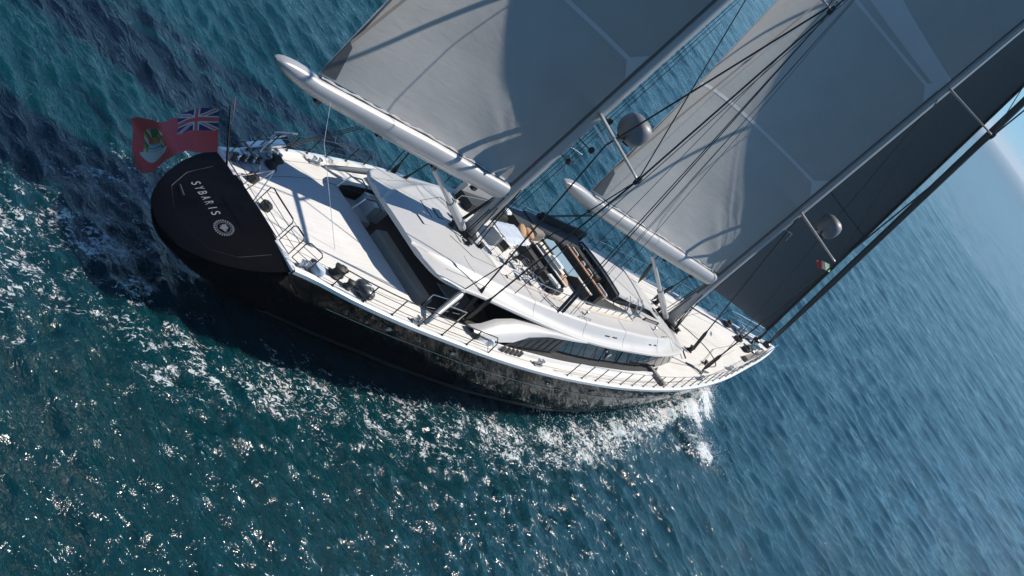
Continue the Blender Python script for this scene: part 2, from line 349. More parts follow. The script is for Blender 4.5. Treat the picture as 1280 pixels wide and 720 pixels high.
    o = bpy.data.objects.new('sea', me); COL.objects.link(o); o['kind'] = 'structure'
    return o
build_water()

# ================================================================== THE YACHT
Y = thing('sailing_yacht', 'black hulled two masted sailing yacht with grey sails and white deck, heeling at sea', 'sailing yacht')
DECKW = smooth_tab([(-37.15, .02), (-37, .8), (-36.5, 1.6), (-35.8, 2.25), (-35, 2.7), (-34.2, 3.0), (-33.3, 3.17), (-31.98, 3.45), (-29.76, 4.15), (-26.6, 4.86), (-22.9, 5.44), (-18.8, 5.99), (-14, 6.36), (-8, 6.48), (-.6, 6.26), (8.6, 5.53), (16.7, 4.35), (25.9, 2.49), (30, 1.62), (33.5, .76), (35.9, .06)], 300)
def dw(x): return itp(x, DECKW)
def dz(x): return 1.2 * max(0, (x + 5) / 41) ** 2
def topz(x): return dz(x) if x > -33.2 else .47 * (x + 33.2)
def hull_ring(x, sg=1, n=22):
    zt = topz(x); zb = itp(x, [(-37.15, -2.05), (-36.5, -2.45), (-34, -3.4), (-30, -4.5), (-26, -5.2), (-20, -6), (0, -6.5), (31, -6.5), (36, -6)])
    k = itp(x, [(-37.1, .5), (-33, .55), (-28.5, .64), (-22, .55), (-14, .38), (-4, .28), (5, .33), (15, .45), (25, .62), (36, .75)])
    out = []
    for i in range(n + 1):
        t = i / n; z = zb + (zt - zb) * t
        y = dw(x) * (t ** k if t > 0 else 0)
        xx = x - (max(0, x - 20) / 16) ** 2 * 5.6 * (1 - t) * 1.3
        out.append(Vector((xx, sg * y, z)))
    return out
XS = sorted(set([-37.14, -37.05, -36.8, -36.5, -36.1, -35.6, -35, -34.4, -33.8, -33.2] + list(np.linspace(-32.5, 30, 70)) + list(np.linspace(30.6, 35.9, 12))))
mb = MB()
for sg in (-1, 1): mb.loft([hull_ring(x, sg) for x in XS])
hull = obj('hull', mb, 'hull_black', Y, smooth=True)
# boot stripe, thin grey sheer line and paint line just proud of the hull side
def on_hull(x, z, sg, off=.012):
    r = hull_ring(x, 1, 60)
    for a, b in zip(r[:-1], r[1:]):
        if a.z <= z <= b.z:
            p = a.lerp(b, (z - a.z) / max(b.z - a.z, 1e-6)); return Vector((p.x, sg * (p.y + off), p.z))
    return Vector((r[-1].x, sg * (r[-1].y + off), z))
mb = MB()
for sg in (-1, 1):
    mb.loft([[on_hull(x, z, sg) for z in (-4.25, -4.1, -3.95, -3.82)] for x in np.linspace(-29, 30, 90)])
obj('boot_stripe', mb, 'boot_grey', hull, smooth=True)
mb = MB()
for sg in (-1, 1):
    mb.loft([[on_hull(x, dz(x) - 1.28, sg, .02), on_hull(x, dz(x) - 1.22, sg, .02)] for x in np.linspace(-29.5, 27, 90)])
obj('sheer_line', mb, 'spar_silver', hull, smooth=True)
# portlights in the topsides
for sg in (-1, 1):
    for x in (-26.2, -21.3, -12, -6.5, 1.5, 7.5):
        mb = MB(); c = on_hull(x, -.72, sg, .02); mb.box(c, (.5, .06, .22)); obj('portlight', mb, 'steel' if x < -20 else 'dark_glass', hull, bevel=.02)
# transom face
mb = MB(); rings = []
txs = [-37.14, -37.05, -36.9, -36.6, -36.2, -35.7, -35.2, -34.7, -34.2, -33.8, -33.4, -33.2]
for x in txs:
    rings.append([Vector((x, s * dw(x), topz(x) + .18 * (1 - s * s) * min(1, dw(x) / 2.5))) for s in np.linspace(-1, 1, 25)])
mb.loft(rings); transom = obj('transom', mb, 'transom_black', Y, smooth=True)
def on_tr(x, y): 
    s = y / dw(x); return Vector((x, y, topz(x) + .18 * (1 - s * s) * min(1, dw(x) / 2.5)))
# transom door seam
mb = MB(); mb.tube([on_tr(x, y) + Vector((0, 0, .003)) for x, y in [(-33.7, 2.3), (-35.0, 2.15), (-35.9, 1.6), (-36.3, .6), (-36.3, -.6), (-35.9, -1.6), (-35.0, -2.15), (-33.7, -2.3)]], .012, 4); obj('door_seam', mb, 'black_matt', transom)
mb = MB(); mb.tube([on_tr(-35.62, 1.55) + Vector((0, 0, .02)), on_tr(-35.75, 1.0) + Vector((0, 0, .02))], .05, 6); obj('door_handle', mb, 'boot_grey', transom)
def text_mesh(txt, size, spacing):
    c = bpy.data.curves.new('lettering', 'FONT'); c.body = txt; c.size = size; c.extrude = .006; c.space_character = spacing; c.align_x = 'LEFT'
    t = bpy.data.objects.new('lettering', c); COL.objects.link(t)
    dg = bpy.context.evaluated_depsgraph_get(); me = bpy.data.meshes.new_from_object(t.evaluated_get(dg))
    bpy.data.objects.remove(t); return me
vs_, fs_all = [], []
for k, ch_ in enumerate('SYBARIS'):
    me = text_mesh(ch_, .54, 1); xs_ = [v.co.x for v in me.vertices]; w0, w1 = min(xs_), max(xs_); o0 = len(vs_)
    wd_ = .03 if ch_ == 'I' else .15
    for v in me.vertices:
        u = (v.co.x - (w0 + w1) / 2) / max(w1 - w0, .01) * wd_
        vs_.append(on_tr(-35.16 + v.co.y * .95, 1.52 - k * .262 - u) + Vector((0, 0, .015 + v.co.z)))
    fs_all += [tuple(q + o0 for q in p.vertices) for p in me.polygons]
me = bpy.data.meshes.new('lettering'); me.from_pydata([tuple(v) for v in vs_], [], fs_all)
me.materials.append(M['white_letter']); o = bpy.data.objects.new('lettering', me); COL.objects.link(o); o.parent = transom
# crest: a notched wreath ring round a beast's head
mb = MB()
EC = (-35.0, -.78)
def ep(a, r): return on_tr(EC[0] + math.cos(a) * r * 1.02, EC[1] + math.sin(a) * r) + Vector((0, 0, .02))
for k in range(26):
    a = 2 * math.pi * k / 26; da = .11
    mb.add([ep(a - da * .7, .31), ep(a + da * .7, .31), ep(a + da * .8, .375), ep(a + .02, .40), ep(a - da * .6, .37)], [(0, 1, 2, 3, 4)])
mb.add([ep(2 * math.pi * k / 32, .275) for k in range(32)] + [ep(2 * math.pi * k / 32, .255) for k in range(32)], [(k, (k + 1) % 32, 32 + (k + 1) % 32, 32 + k) for k in range(32)])
head = [(-.22, .02), (-.12, -.06), (-.05, -.2), (.06, -.22), (.03, -.1), (.12, -.12), (.2, -.02), (.16, .1), (.2, .2), (.08, .16), (0, .22), (-.04, .12), (-.14, .16), (-.1, .08)]
mb.add([on_tr(EC[0] + a * .85, EC[1] + b * .85) + Vector((0, 0, .021)) for a, b in head], [tuple(range(len(head)))])
obj('crest', mb, 'emblem_grey', transom)

# deck in strips, open over the cockpit well
WELL = (-24.1, -12.0, 3.95)
def well_w(x):
    if not (WELL[0] <= x <= WELL[1]): return None
    return itp(x, [(-24.1, 3.3), (-23.6, 3.6), (-22.5, 3.85), (-20, 4.1), (-12, 4.3)])
mb = MB(); dxs = [x for x in XS if x >= -33.2]
dxs = sorted(set(dxs + [WELL[0], WELL[1], -23.6, -22.5]))
CAMB = lambda x, y: dz(x) + .05 * (1 - (y / max(dw(x), .1)) ** 2)
for a, b in zip(dxs[:-1], dxs[1:]):
    if WELL[0] <= a and b <= WELL[1]:
        for sg in (-1, 1):
            mb.add([(a, sg * dw(a), dz(a)), (b, sg * dw(b), dz(b)), (b, sg * well_w(b), CAMB(b, well_w(b))), (a, sg * well_w(a), CAMB(a, well_w(a)))], [(0, 1, 2, 3)])
    else:
        ys = np.linspace(-1, 1, 9)
        mb.loft([[Vector((x, s * dw(x), CAMB(x, s * dw(x)))) for s in ys] for x in (a, b)])
deck = obj('deck', mb, 'teak', Y)
# white capping rail round the sheer
mb = MB(); rings = []
prof = [(.04, -.07), (.05, .10), (-.02, .14), (-.22, .14), (-.26, .012)]
for sg in (-1, 1):
    mb.loft([[Vector((x, sg * max(dw(x) + a, .0), dz(x) + b)) for a, b in prof] for x in dxs])
mb.loft([[Vector((-33.2 + b_, s * dw(-33.2), .0 + a_)) for a_, b_ in ((-.16, -.06), (.08, -.1), (.12, -.02), (.12, .2), (.012, .24))] for s in np.linspace(-1, 1, 9)])
obj('capping_rail', mb, 'white_paint', Y, autosmooth=40)
# inner margin plank lines on the deck
mb = MB()
for sg in (-1, 1):
    for off in (.62, 1.6):
        mb.tube([Vector((x, sg * (dw(x) - off), CAMB(x, dw(x) - off) + .004)) for x in np.linspace(-32.5, 25, 50) if not (off > 1 and -24.4 < x < 12)], .013, 4)
obj('margin_plank', mb, 'taupe', deck)
# deck hatches of the lazarette
mb = MB()
mb.tube([(-32.6, 1.4, .056), (-32.6, -1.4, .056), (-30.6, -1.4, .056), (-30.6, 1.4, .056)], .012, 4, closed=True)
obj('hatch_seam', mb, 'taupe', deck)

# cockpit well
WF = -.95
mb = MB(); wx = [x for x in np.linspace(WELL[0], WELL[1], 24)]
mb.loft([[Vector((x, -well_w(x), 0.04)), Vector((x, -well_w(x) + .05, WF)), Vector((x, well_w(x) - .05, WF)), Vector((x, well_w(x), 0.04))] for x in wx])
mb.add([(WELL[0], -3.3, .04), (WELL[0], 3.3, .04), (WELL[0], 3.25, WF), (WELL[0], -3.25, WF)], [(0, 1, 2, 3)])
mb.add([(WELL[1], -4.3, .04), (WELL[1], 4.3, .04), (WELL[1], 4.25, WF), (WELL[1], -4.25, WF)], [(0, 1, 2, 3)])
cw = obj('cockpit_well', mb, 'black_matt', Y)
mb = MB(); mb.loft([[Vector((x, -well_w(x) + .12, WF + .006)), Vector((x, well_w(x) - .12, WF + .006))] for x in wx[1:-1]])
obj('cockpit_floor', mb, 'taupe', cw)
mb = MB()
mb.prism([(-22.1, -2.6), (-22.1, 1.5), (-21.1, 1.6), (-21.05, -2.6)], WF + .01, -.22); obj('cockpit_bench', mb, 'cream', cw, bevel=.06)
mb = MB()
for k in range(4): mb.box((-23.55 + k * .3, 2.85, -.62 + k * .0), (.3, 1.25, .66 - .15 * k))
mb.box((-22.0, 3.0, -.75), (1.2, 1.5, .3)); mb.box((-20.6, 3.3, -.45), (1.4, 1.0, .9)); obj('companion_stair', mb, 'white_paint', cw, bevel=.03)
mb = MB()
for yy in (2.0, 3.35):
    mb = MB(); mb.tube([(-24.2, yy, .05), (-24.0, yy, .8), (-23.1, yy, .85), (-22.2, yy, .5), (-22.0, yy, -.2)], .035, 6); obj('stair_rail', mb, 'steel', cw)
mb = MB()
for k in range(4): mb.box((-20.4 + k * .32, -3.45, -.85 + k * .0), (.28, .9, .12 + .24 * k))
obj('side_step', mb, 'taupe', cw, bevel=.02)
mb = MB()
mb.tube([(-22.9, -4.0, .05), (-22.9, -4.0, .85), (-21.2, -4.2, .85), (-21.2, -4.2, .05)], .035, 6)
mb.tube([(-22.9, -3.2, -.9), (-22.9, -3.2, .6), (-20.6, -3.3, .6), (-20.6, -3.3, -.9)], .035, 6)
obj('gate_rail', mb, 'steel', cw)
mb = MB(); mb.box((-17.0, -1.6, -.55), (2.6, 1.5, .06)); mb.box((-17.0, -1.6, -.75), (.4, .4, .4)); obj('saloon_table', mb, 'cream', cw, bevel=.02)

# ------------------------------------------------------------------ deckhouse: glass band, plinth, roof shell
EW = smooth_tab([(-24.35, 2.2), (-24.1, 2.75), (-23.6, 3.15), (-22.6, 3.45), (-21, 3.6), (-18, 3.95), (-15, 4.3), (-12, 4.6), (-7, 4.78), (-3, 4.68), (3, 4.32), (7, 3.7), (9, 3.2), (10.3, 2.5), (11.1, 1.4)], 200)
def ew(x): return itp(x, EW)
EZ = [(-24.4, 1.45), (-20, 1.42), (-14, 1.28), (-10, 1.18), (0, 1.12), (5, 1.02), (8, .9), (10, .78), (11.2, .66)]
R2Y = smooth_tab([(-24.3, 1.2), (-23, 1.9), (-21.5, 2.35), (-19.6, 2.85), (-16.4, 3.4), (-12, 3.9), (-8, 4.1), (-4, 4.0), (2, 3.6), (6, 2.95), (9, 2.2), (10.4, 1.4), (11.15, .6)], 100)
R2Z = [(-24.4, 1.6), (-23, 1.78), (-21.5, 1.92), (-19, 2.0), (-8, 2.02), (-4, 2.0), (2, 1.82), (6, 1.5), (9, 1.08), (11.2, .74)]
CZ = [(-24.4, 1.63), (-22.5, 1.92), (-20, 2.08), (-17, 2.12), (-4, 2.12), (-1, 2.1), (2, 1.95), (6, 1.6), (9, 1.15), (11.2, .76)]
def roof_prof(x, sg):
    e, z = ew(x), itp(x, EZ); y2, z2 = itp(x, R2Y), itp(x, R2Z); yt = y2 - .95 if y2 > 1.6 else y2 * .45; zt = (z2 + itp(x, CZ)) / 2 + .02
    P = [(e - .35, z - .04), (e - .02, z), (e + .05, z + .07), (e + .03, z + .16), (e - .07, z + .21), (e - .16, z + .215),
         (e - .16 - (e - .16 - y2) * .5, z + .215 + (z2 - z - .215) * .46), (y2 + .14, z2 - .06), (y2 + .05, z2 + .03), (y2 - .06, z2 + .05), (y2 - .16, z2 + .035), (yt + (y2 - .16 - yt) * .5, (z2 + zt) / 2), (yt, zt)]
    return [Vector((x, sg * a, b)) for a, b in P]
rx = list(np.linspace(-24.35, -22.6, 8)) + list(np.linspace(-22, 8, 50)) + list(np.linspace(8.5, 11.1, 9))
mb = MB()
for sg in (-1, 1): mb.loft([roof_prof(x, sg) for x in rx])
roof = obj('roof', mb, 'silver_paint', Y, autosmooth=50)
# aft edge fascia and underside
mb = MB()
for sg in (-1,):
    pr_ = [p for p in roof_prof(rx[0], -1)]; pl_ = [p for p in roof_prof(rx[0], 1)]
    outline = pr_ + pl_[::-1]; mb.add(outline, [tuple(range(len(outline)))])
    pf = roof_prof(rx[-1], -1) + roof_prof(rx[-1], 1)[::-1]; mb.add(pf, [tuple(range(len(pf)))])
mb.loft([[Vector((x, s * (ew(x) - .35), itp(x, EZ) - .04)) for s in np.linspace(-1, 1, 3)] for x in rx])
obj('roof_underside', mb, 'grey_paint', roof)
# aft roof panel between the inner edges (flat, light grey), forward to the mizzen mast
def inner(x):
    y2 = itp(x, R2Y); return y2 - .95 if y2 > 1.6 else y2 * .45
def innz(x): return (itp(x, R2Z) + itp(x, CZ)) / 2 + .02
def panel(x0, x1, n, zoff=0.): 
    return [[Vector((x, s * inner(x), innz(x) + (itp(x, CZ) - innz(x)) * (1 - abs(s)) + zoff)) for s in np.linspace(-1, 1, 7)] for x in np.linspace(x0, x1, n)]
mb = MB(); mb.loft(panel(-24.35, -17.4, 14)); obj('roof_panel', mb, 'silver_paint', roof, smooth=True)
mb = MB(); mb.loft(panel(-17.4, -1.0, 30, -.03)); fly = obj('flybridge_deck', mb, 'teak', Y)
mb = MB(); mb.loft(panel(-1.0, 11.1, 24)); obj('coachroof_panel', mb, 'silver_paint', roof, smooth=True)
# seams of roof hatches
mb = MB()
def rp(x, y): return Vector((x, y, innz(x) + (itp(x, CZ) - innz(x)) * (1 - min(abs(y) / max(inner(x), .1), 1)) + .008))
mb.tube([rp(x, y) for x, y in [(-21.2, .5), (-21.2, 1.55), (-18.6, 2.3), (-17.9, 1.7)]], .018, 4)
mb.tube([rp(x, y) for x, y in [(-20.6, -.5), (-19.6, -1.6), (-17.6, -1.9)]], .018, 4)
for sg in (-1, 1):
    mb.tube([roof_prof(x, sg)[6] + Vector((0, 0, .01)) for x in np.linspace(-22.8, -19.5, 12)], .012, 4)
obj('roof_seam', mb, 'spar_seam', roof)
for x in (-6.3, -5.2, .9, 1.9):
    for sg in (-1, 1):
        mb = MB(); p = roof_prof(x, sg)[6]; mb.box(p + Vector((0, 0, .012)), (.62 if x < 0 else .4, .1, .03)); obj('roof_vent', mb, 'black_matt', roof)
# glass band
def glass_ring(x, sg, z0=.02): 
    e = ew(x); z = itp(x, EZ); return [Vector((x, sg * (e + .06), z0 + dz(x) * .6)), Vector((x, sg * (e - .32), z - .03))]
gx = list(np.linspace(-13.6, 9, 40)) + list(np.linspace(9.3, 11.0, 9))
mb = MB()
for sg in (-1, 1): mb.loft([glass_ring(x, sg) for x in gx])
a, b = glass_ring(gx[-1], -1), glass_ring(gx[-1], 1); mb.add([a[0], b[0], b[1], a[1]], [(0, 1, 2, 3)])
glass = obj('window_band', mb, 'dark_glass', Y, autosmooth=35)
mb = MB(); mb.add([(-13.6, -4.35, WF), (-13.6, 4.35, WF), (-13.6, 4.35, 1.2), (-13.6, -4.35, 1.2)], [(0, 1, 2, 3)]); obj('saloon_door', mb, 'dark_glass', Y)
for sg in (-1, 1):
    for x in np.linspace(-10, 9.5, 12):
        mb = MB(); a, b = glass_ring(x, sg); mb.tube([a + Vector((0, sg * .004, 0)), b + Vector((0, sg * .004, 0))], .009, 4); obj('mullion', mb, 'black_matt', glass)
for sg in (-1, 1):
    mb = MB()
    c = [glass_ring(x, sg)[0].lerp(glass_ring(x, sg)[1], t) + Vector((0, sg * .02, 0)) for x, t in [(-5.2, .12), (-5.2, .9), (-2.6, .9), (-2.6, .12)]]
    mb.tube(c, .03, 4, closed=True); wf = obj('hatch_frame', mb, 'black_carbon', glass)
    c0 = glass_ring(-4.4, sg)[0].lerp(glass_ring(-4.4, sg)[1], .5)
    mb = MB(); mb.lathe(c0 + Vector((0, sg * .03, 0)), [(.0, .0), (.2, 0), (.2, .05), (.0, .06)], 14, axis=(0, sg, 0)); obj('round_port', mb, 'steel', wf)
# plinth ledge outside the glass with white coaming
PLY = smooth_tab([(-20.4, 4.45), (-19.4, 4.95), (-17.9, 5.2), (-14.5, 5.4), (-11, 5.5), (-6.7, 5.42), (1.1, 5.02), (4.5, 4.55), (5.2, 4.2)], 60)
mb = MB(); mb2 = MB()
for sg in (-1, 1):
    pxs = np.linspace(-19.9, 5.0, 50)
    mb.loft([[Vector((x, sg * (itp(x, PLY) - .1), .1)), Vector((x, sg * (min(ew(x), itp(x, PLY) - .2) - .03), .08))] for x in pxs])
    mb2.loft([[Vector((x, sg * (itp(x, PLY) + .04), .0)), Vector((x, sg * itp(x, PLY), .2)), Vector((x, sg * (itp(x, PLY) - .12), .21)), Vector((x, sg * (itp(x, PLY) - .14), .08))] for x in pxs])
obj('plinth_ledge', mb, 'black_matt', Y); obj('plinth_coaming', mb2, 'white_paint', Y, autosmooth=40)
for sg in (-1, 1):
    mb = MB(); mb.box((3.4, sg * 5.05, .16), (.55, 1.35, .3), rz=-sg * .18); obj('boarding_step', mb, 'taupe', Y, bevel=.03)
    # louvred posts on the plinth flank
    for k in range(5):
        x = -17.6 + k * .42; mb = MB(); mb.box((x, sg * (itp(x, PLY) + .09), .17), (.13, .2, .3)); obj('louvre_post', mb, 'taupe', Y, bevel=.02)
# sculpted wing fairing
WT = [(-20.2, 4.55, .34), (-19.4, 4.6, .60), (-18.2, 4.42, .90), (-16.5, 4.35, 1.14), (-14.5, 4.42, 1.28), (-12.5, 4.60, 1.32), (-10.5, 4.78, 1.32), (-9, 4.84, 1.33)]
WB = [(-20.2, 4.75, .3), (-19.4, 5.02, .34), (-18.2, 5.16, .36), (-16.9, 5.12, .5), (-15.4, 4.9, .84), (-13.4, 4.82, 1.06), (-10.5, 4.88, 1.2), (-9, 4.88, 1.27)]
for sg in (-1, 1):
    mb = MB(); R_ = []
    for i in np.linspace(0, 7, 36):
        a = Vector([np.interp(i, range(8), [w_[k] for w_ in WT]) for k in range(3)]); b = Vector([np.interp(i, range(8), [w_[k] for w_ in WB]) for k in range(3)])
        ring = []
        for t in np.linspace(0, 1, 9):
            p = a.lerp(b, t); bul = math.sin(math.pi * t) * min(.1, (b - a).length * .12)
            ring.append(Vector((p.x, sg * (p.y + bul * .5), p.z + bul * .8)))
        ring.append(Vector((b.x, sg * (b.y - .25), b.z - .1))); ring.insert(0, Vector((a.x, sg * (a.y - .3), a.z - .08)))
        R_.append(ring)
    mb.loft(R_); obj('side_fairing', mb, 'silver_paint', Y, autosmooth=60)
    mb = MB()
    for k in range(6):
        x = -16.2 + k * .8; y0 = itp(x, [(-16.2, 5.12), (-11, 4.92)]); mb.tube([(x - .3, sg * (y0 + .1), .28), (x + .35, sg * (y0 - .1), itp(x, [(-16.9, .45), (-15.4, .78), (-13.4, 1.0), (-11, 1.14)]))], .035, 4)
    mb.add([(-17.4, sg * 5.13, .22), (-11.2, sg * 4.9, .22), (-11.2, sg * 4.8, 1.16), (-13.4, sg * 4.76, 1.04), (-15.4, sg * 4.84, .82), (-16.9, sg * 5.06, .48)], [(0, 1, 2, 3, 4, 5)])
    obj('side_vent', mb, 'black_carbon', Y)
# roof support strut on each quarter (starboard carries a shroud)
for sg in (-1, 1):
    mb = MB(); mb.tube([(-24.2, sg * 4.55, .06), (-23.6, sg * 4.3, .4), (-22.0, sg * 3.65, 1.3), (-21.7, sg * 3.5, 1.5)], [.09, .13, .17, .1], 10)
    obj('roof_strut', mb, 'spar_silver', Y, smooth=True)

# ------------------------------------------------------------------ flybridge
FZ = 2.1
# dark helm bay: floor, dash, back wall under the brow
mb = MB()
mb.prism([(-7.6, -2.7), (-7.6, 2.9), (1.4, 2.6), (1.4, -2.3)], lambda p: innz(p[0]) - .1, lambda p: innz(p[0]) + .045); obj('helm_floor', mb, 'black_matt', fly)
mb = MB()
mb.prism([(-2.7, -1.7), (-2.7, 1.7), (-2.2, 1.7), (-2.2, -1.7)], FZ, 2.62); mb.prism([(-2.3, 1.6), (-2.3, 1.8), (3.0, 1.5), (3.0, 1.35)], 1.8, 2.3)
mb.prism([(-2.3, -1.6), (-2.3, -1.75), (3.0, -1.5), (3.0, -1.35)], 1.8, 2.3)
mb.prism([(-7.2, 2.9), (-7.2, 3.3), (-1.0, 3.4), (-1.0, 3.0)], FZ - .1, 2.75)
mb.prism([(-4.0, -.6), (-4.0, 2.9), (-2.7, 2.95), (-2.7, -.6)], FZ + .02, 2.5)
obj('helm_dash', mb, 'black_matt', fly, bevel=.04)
BR = [(-1.9, 3.0), (-1.55, -2.6), (2.0, -2.9), (5.5, -2.45), (8.5, -1.6), (9.6, 0), (8.5, 1.75), (5.5, 2.7), (2.0, 3.2)]
def brz(p): return itp(p[0], [(-3, 2.84), (-1, 2.74), (1.5, 2.58), (3.4, 2.4), (5.5, 1.95), (8.5, 1.36), (9.6, 1.1)])
mb = MB(); bx = np.linspace(0, 1, 20); R_ = []
for x in np.concatenate([np.linspace(-3.0, 8, 18), np.linspace(8.4, 9.6, 6)]):
    wd = itp(x, [(-3.0, 1.95), (-1, 2.05), (3.3, 1.75), (6, 1.55), (8.0, 1.2), (9.2, .6), (9.6, .15)]); z = brz((x,))
    R_.append([Vector((x, s * wd + .1, z - .10 * s * s - (.12 if abs(s) > .99 else 0))) for s in (-1, -.98, -.8, -.4, 0, .4, .8, .98, 1)])
R0 = [p - Vector((0, 0, .14)) for p in R_[0]]; mb.loft([R0] + R_); obj('brow', mb, 'grey_paint', Y, autosmooth=45)
mb = MB(); mb.tube([p + Vector((-.02, 0, .01)) for p in R_[0]], .05, 6); obj('brow_trim', mb, 'black_carbon', Y)
for sg in (-1, 1):
    mb = MB(); mb.prism([(1.6, sg * 2.35), (1.6, sg * 2.45), (4.8, sg * 2.2), (4.8, sg * 2.1)], lambda p: innz(p[0]) - .05, lambda p: innz(p[0]) + .2)
    obj('windscreen', mb, 'dark_glass', Y)
mb = MB(); mb.prism([(4.6, -1.5), (4.6, -1.2), (6.2, -1.05), (6.2, -1.35)], lambda p: brz(p) - .16, lambda p: brz(p) + .015); obj('skylight', mb, 'dark_glass', Y)
# curved grab hoops at the brow
mb = MB()
for x in (-2.3, -1.1, -.4): mb.tube([(x - .5, -2.75, FZ), (x - .3, -2.7, FZ + .4), (x + .2, -2.3, FZ + .72), (x + .9, -1.8, FZ + .72)], .035, 6)
obj('grab_hoop', mb, 'steel', fly)
# bar counter, console row
mb = MB(); mb.prism([(-6.7, -2.5), (-6.7, 1.0), (-6.3, 1.0), (-6.3, -2.5)], FZ + .02, FZ + .72); obj('bar_counter', mb, 'black_matt', fly)
mb = MB(); mb.prism([(-6.78, -2.75), (-6.78, 1.0), (-6.5, 1.0), (-6.45, -2.75)], FZ + .722, FZ + .78); obj('counter_top', mb, 'wood', fly, bevel=.01)
for k, (y, l) in enumerate(((-1.55, .9), (-.3, .5), (.35, .3), (1.3, .8))):
    mb = MB(); mb.box((-4.6, y, FZ + .25), (.2, l, .42)); obj('console', mb, 'cream' if k % 2 else 'white_paint', fly, bevel=.04)
# built-in sofas: dark bases with pale backs
def sofa(poly, h, m): 
    mb = MB(); mb.prism(poly, FZ - .05, h); return obj('sofa_base', mb, m, fly, bevel=.05)
sofa([(-12.7, -2.7), (-12.7, .2), (-11.7, .2), (-11.3, -2.7)], FZ + .42, 'black_matt')
sofa([(-11.6, -2.6), (-11.75, .3), (-11.6, .3), (-11.42, -2.6)], FZ + .62, 'black_matt')
sofa([(-16.4, 1.9), (-16.4, 3.0), (-12.2, 3.1), (-12.2, 1.9)], FZ + .42, 'black_matt')
sofa([(-16.4, 2.9), (-16.4, 3.2), (-11.4, 3.35), (-11.4, 3.05)], FZ + .9, 'grey_paint')
sofa([(-11.2, 1.7), (-11.2, 3.1), (-7.4, 3.2), (-7.4, 2.3), (-8.2, 1.9)], FZ + .45, 'black_matt')
sofa([(-9.6, 1.35), (-9.6, 2.1), (-8.2, 2.3), (-8.2, 1.55)], FZ + .5, 'taupe')
sofa([(-7.95, -2.5), (-8.0, -.9), (-7.8, -.9), (-7.7, -2.5)], FZ + .5, 'black_matt')
for q in ([(-11.62, -2.62), (-11.77, .32), (-11.6, .32), (-11.4, -2.62)], .625), ([(-7.97, -2.52), (-8.02, -.88), (-7.79, -.88), (-7.68, -2.52)], .505):
    mb = MB(); mb.prism(q[0], FZ + q[1], FZ + q[1] + .05); obj('sofa_cap', mb, 'cream', fly)
sofa([(-9.0, 2.0), (-9.0, 3.25), (-2.7, 3.0), (-2.7, 1.75), (-6.2, 1.2)], FZ + .5, 'black_matt')
sofa([(-7.2, 2.95), (-7.2, 3.2), (-1.5, 2.95), (-1.5, 2.7)], FZ + .85, 'black_matt')
mb = MB()
for c, ry in (((-11.0, 1.45, FZ + .5), .3), ((-10.3, 1.35, FZ + .5), .1), ((-10.6, -1.75, FZ + .5), .1)):
    pass
# fly toe rail and glass balustrade rail
for sg in (-1, 1):
    mb = MB(); xs2 = np.linspace(-17, -1.5, 24)
    mb.tube([Vector((x, sg * (inner(x) + .02), innz(x) + .45)) for x in xs2], .025, 6)
    for x in np.linspace(-17, -1.5, 15): mb.tube([Vector((x, sg * (inner(x) + .02), innz(x) - .02)), Vector((x, sg * (inner(x) + .02), innz(x) + .45))], .018, 5)
    obj('flybridge_rail', mb, 'steel', fly)
    mb = MB(); mb.loft([[Vector((x, sg * (inner(x) + .12), innz(x) + .0)), Vector((x, sg * (inner(x) + .1), innz(x) + .07)), Vector((x, sg * (inner(x) - .06), innz(x) + .07)), Vector((x, sg * (inner(x) - .08), innz(x) - .04))] for x in xs2])
    obj('toe_rail', mb, 'cream', fly)

# ------------------------------------------------------------------ rails on deck
def stanchion(p, h=.95, r=.022, tilt=0.):
    mb = MB(); p = Vector(p); mb.tube([p, p + Vector((0, 0, h))], r, 6); mb.tube([p, p + Vector((0, 0, .05))], r * 2.2, 8)
    return obj('stanchion', mb, 'black_carbon' if r > .02 else 'steel', Y)
def rail_run(pts, hs, r, nm, m):
    mb = MB()
    for h in hs: mb.tube([Vector(p) + Vector((0, 0, h)) for p in pts], r if h == max(hs) else r * .55, 6)
    return obj(nm, mb, m, Y)
def edge(x, sg, inset=.14): return Vector((x, sg * max(dw(x) - inset, 0), dz(x) + .13))
for sg in (-1, 1):
    fx = list(np.linspace(-11.5, 27, 22))
    for x in fx: stanchion(edge(x, sg), .98, .026)
    rail_run([edge(x, sg) for x in np.linspace(-11.5, 27, 60)], (.5, .97), .014, 'lifeline', 'steel')
    ax = [-32.4, -31, -29.2, -27.3, -25.4, -23.6, -21.6]
    for x in ax[1:]: stanchion(edge(x, sg, .12), .95, .03)
    rail_run([edge(x, sg, .12) for x in np.linspace(-31, -20.2, 30)] + [edge(-19.8, sg, .12) - Vector((0, 0, .3))] + [edge(-19.7, sg, .12) - Vector((0, 0, .95))], (.34, .66, .95), .026, 'side_rail', 'black_carbon')
# pushpit frames across the stern
def frame(a, b, h):
    mb = MB(); a, b = Vector(a), Vector(b); u = Vector((0, 0, 1)); d = (b - a).normalized() * .12
    mb.tube([a, a + u * (h - .1), a + u * h + d, b + u * h - d, b + u * (h - .1), b], .026, 6, closed=True)
    for t in (.35, .68): mb.tube([a + u * h * t, b + u * h * t], .014, 5)
    return obj('pushpit_frame', mb, 'black_carbon', Y)
P = [(-33.1, 2.7, .13), (-33.1, 1.2, .13), (-33.1, .25, .13), (-33.1, -1.55, .13), (-33.0, -1.65, .13), (-32.95, -2.35, .13), (-32.85, -2.5, .13), (-32.3, -3.1, .13)]
frame(P[0], P[1], 1.0); frame(P[2], P[3], 1.0); frame(P[4], P[5], .95); frame(P[6], P[7], .95)
mb = MB(); mb.tube([(-33.1, .95, .12), (-32.6, 1.0, 1.35), (-33.1, .35, .12)], .03, 6); mb.tube([(-32.6, 1.0, 1.35), (-33.0, 1.7, .12)], .03, 6); obj('tripod_bracket', mb, 'steel', Y)
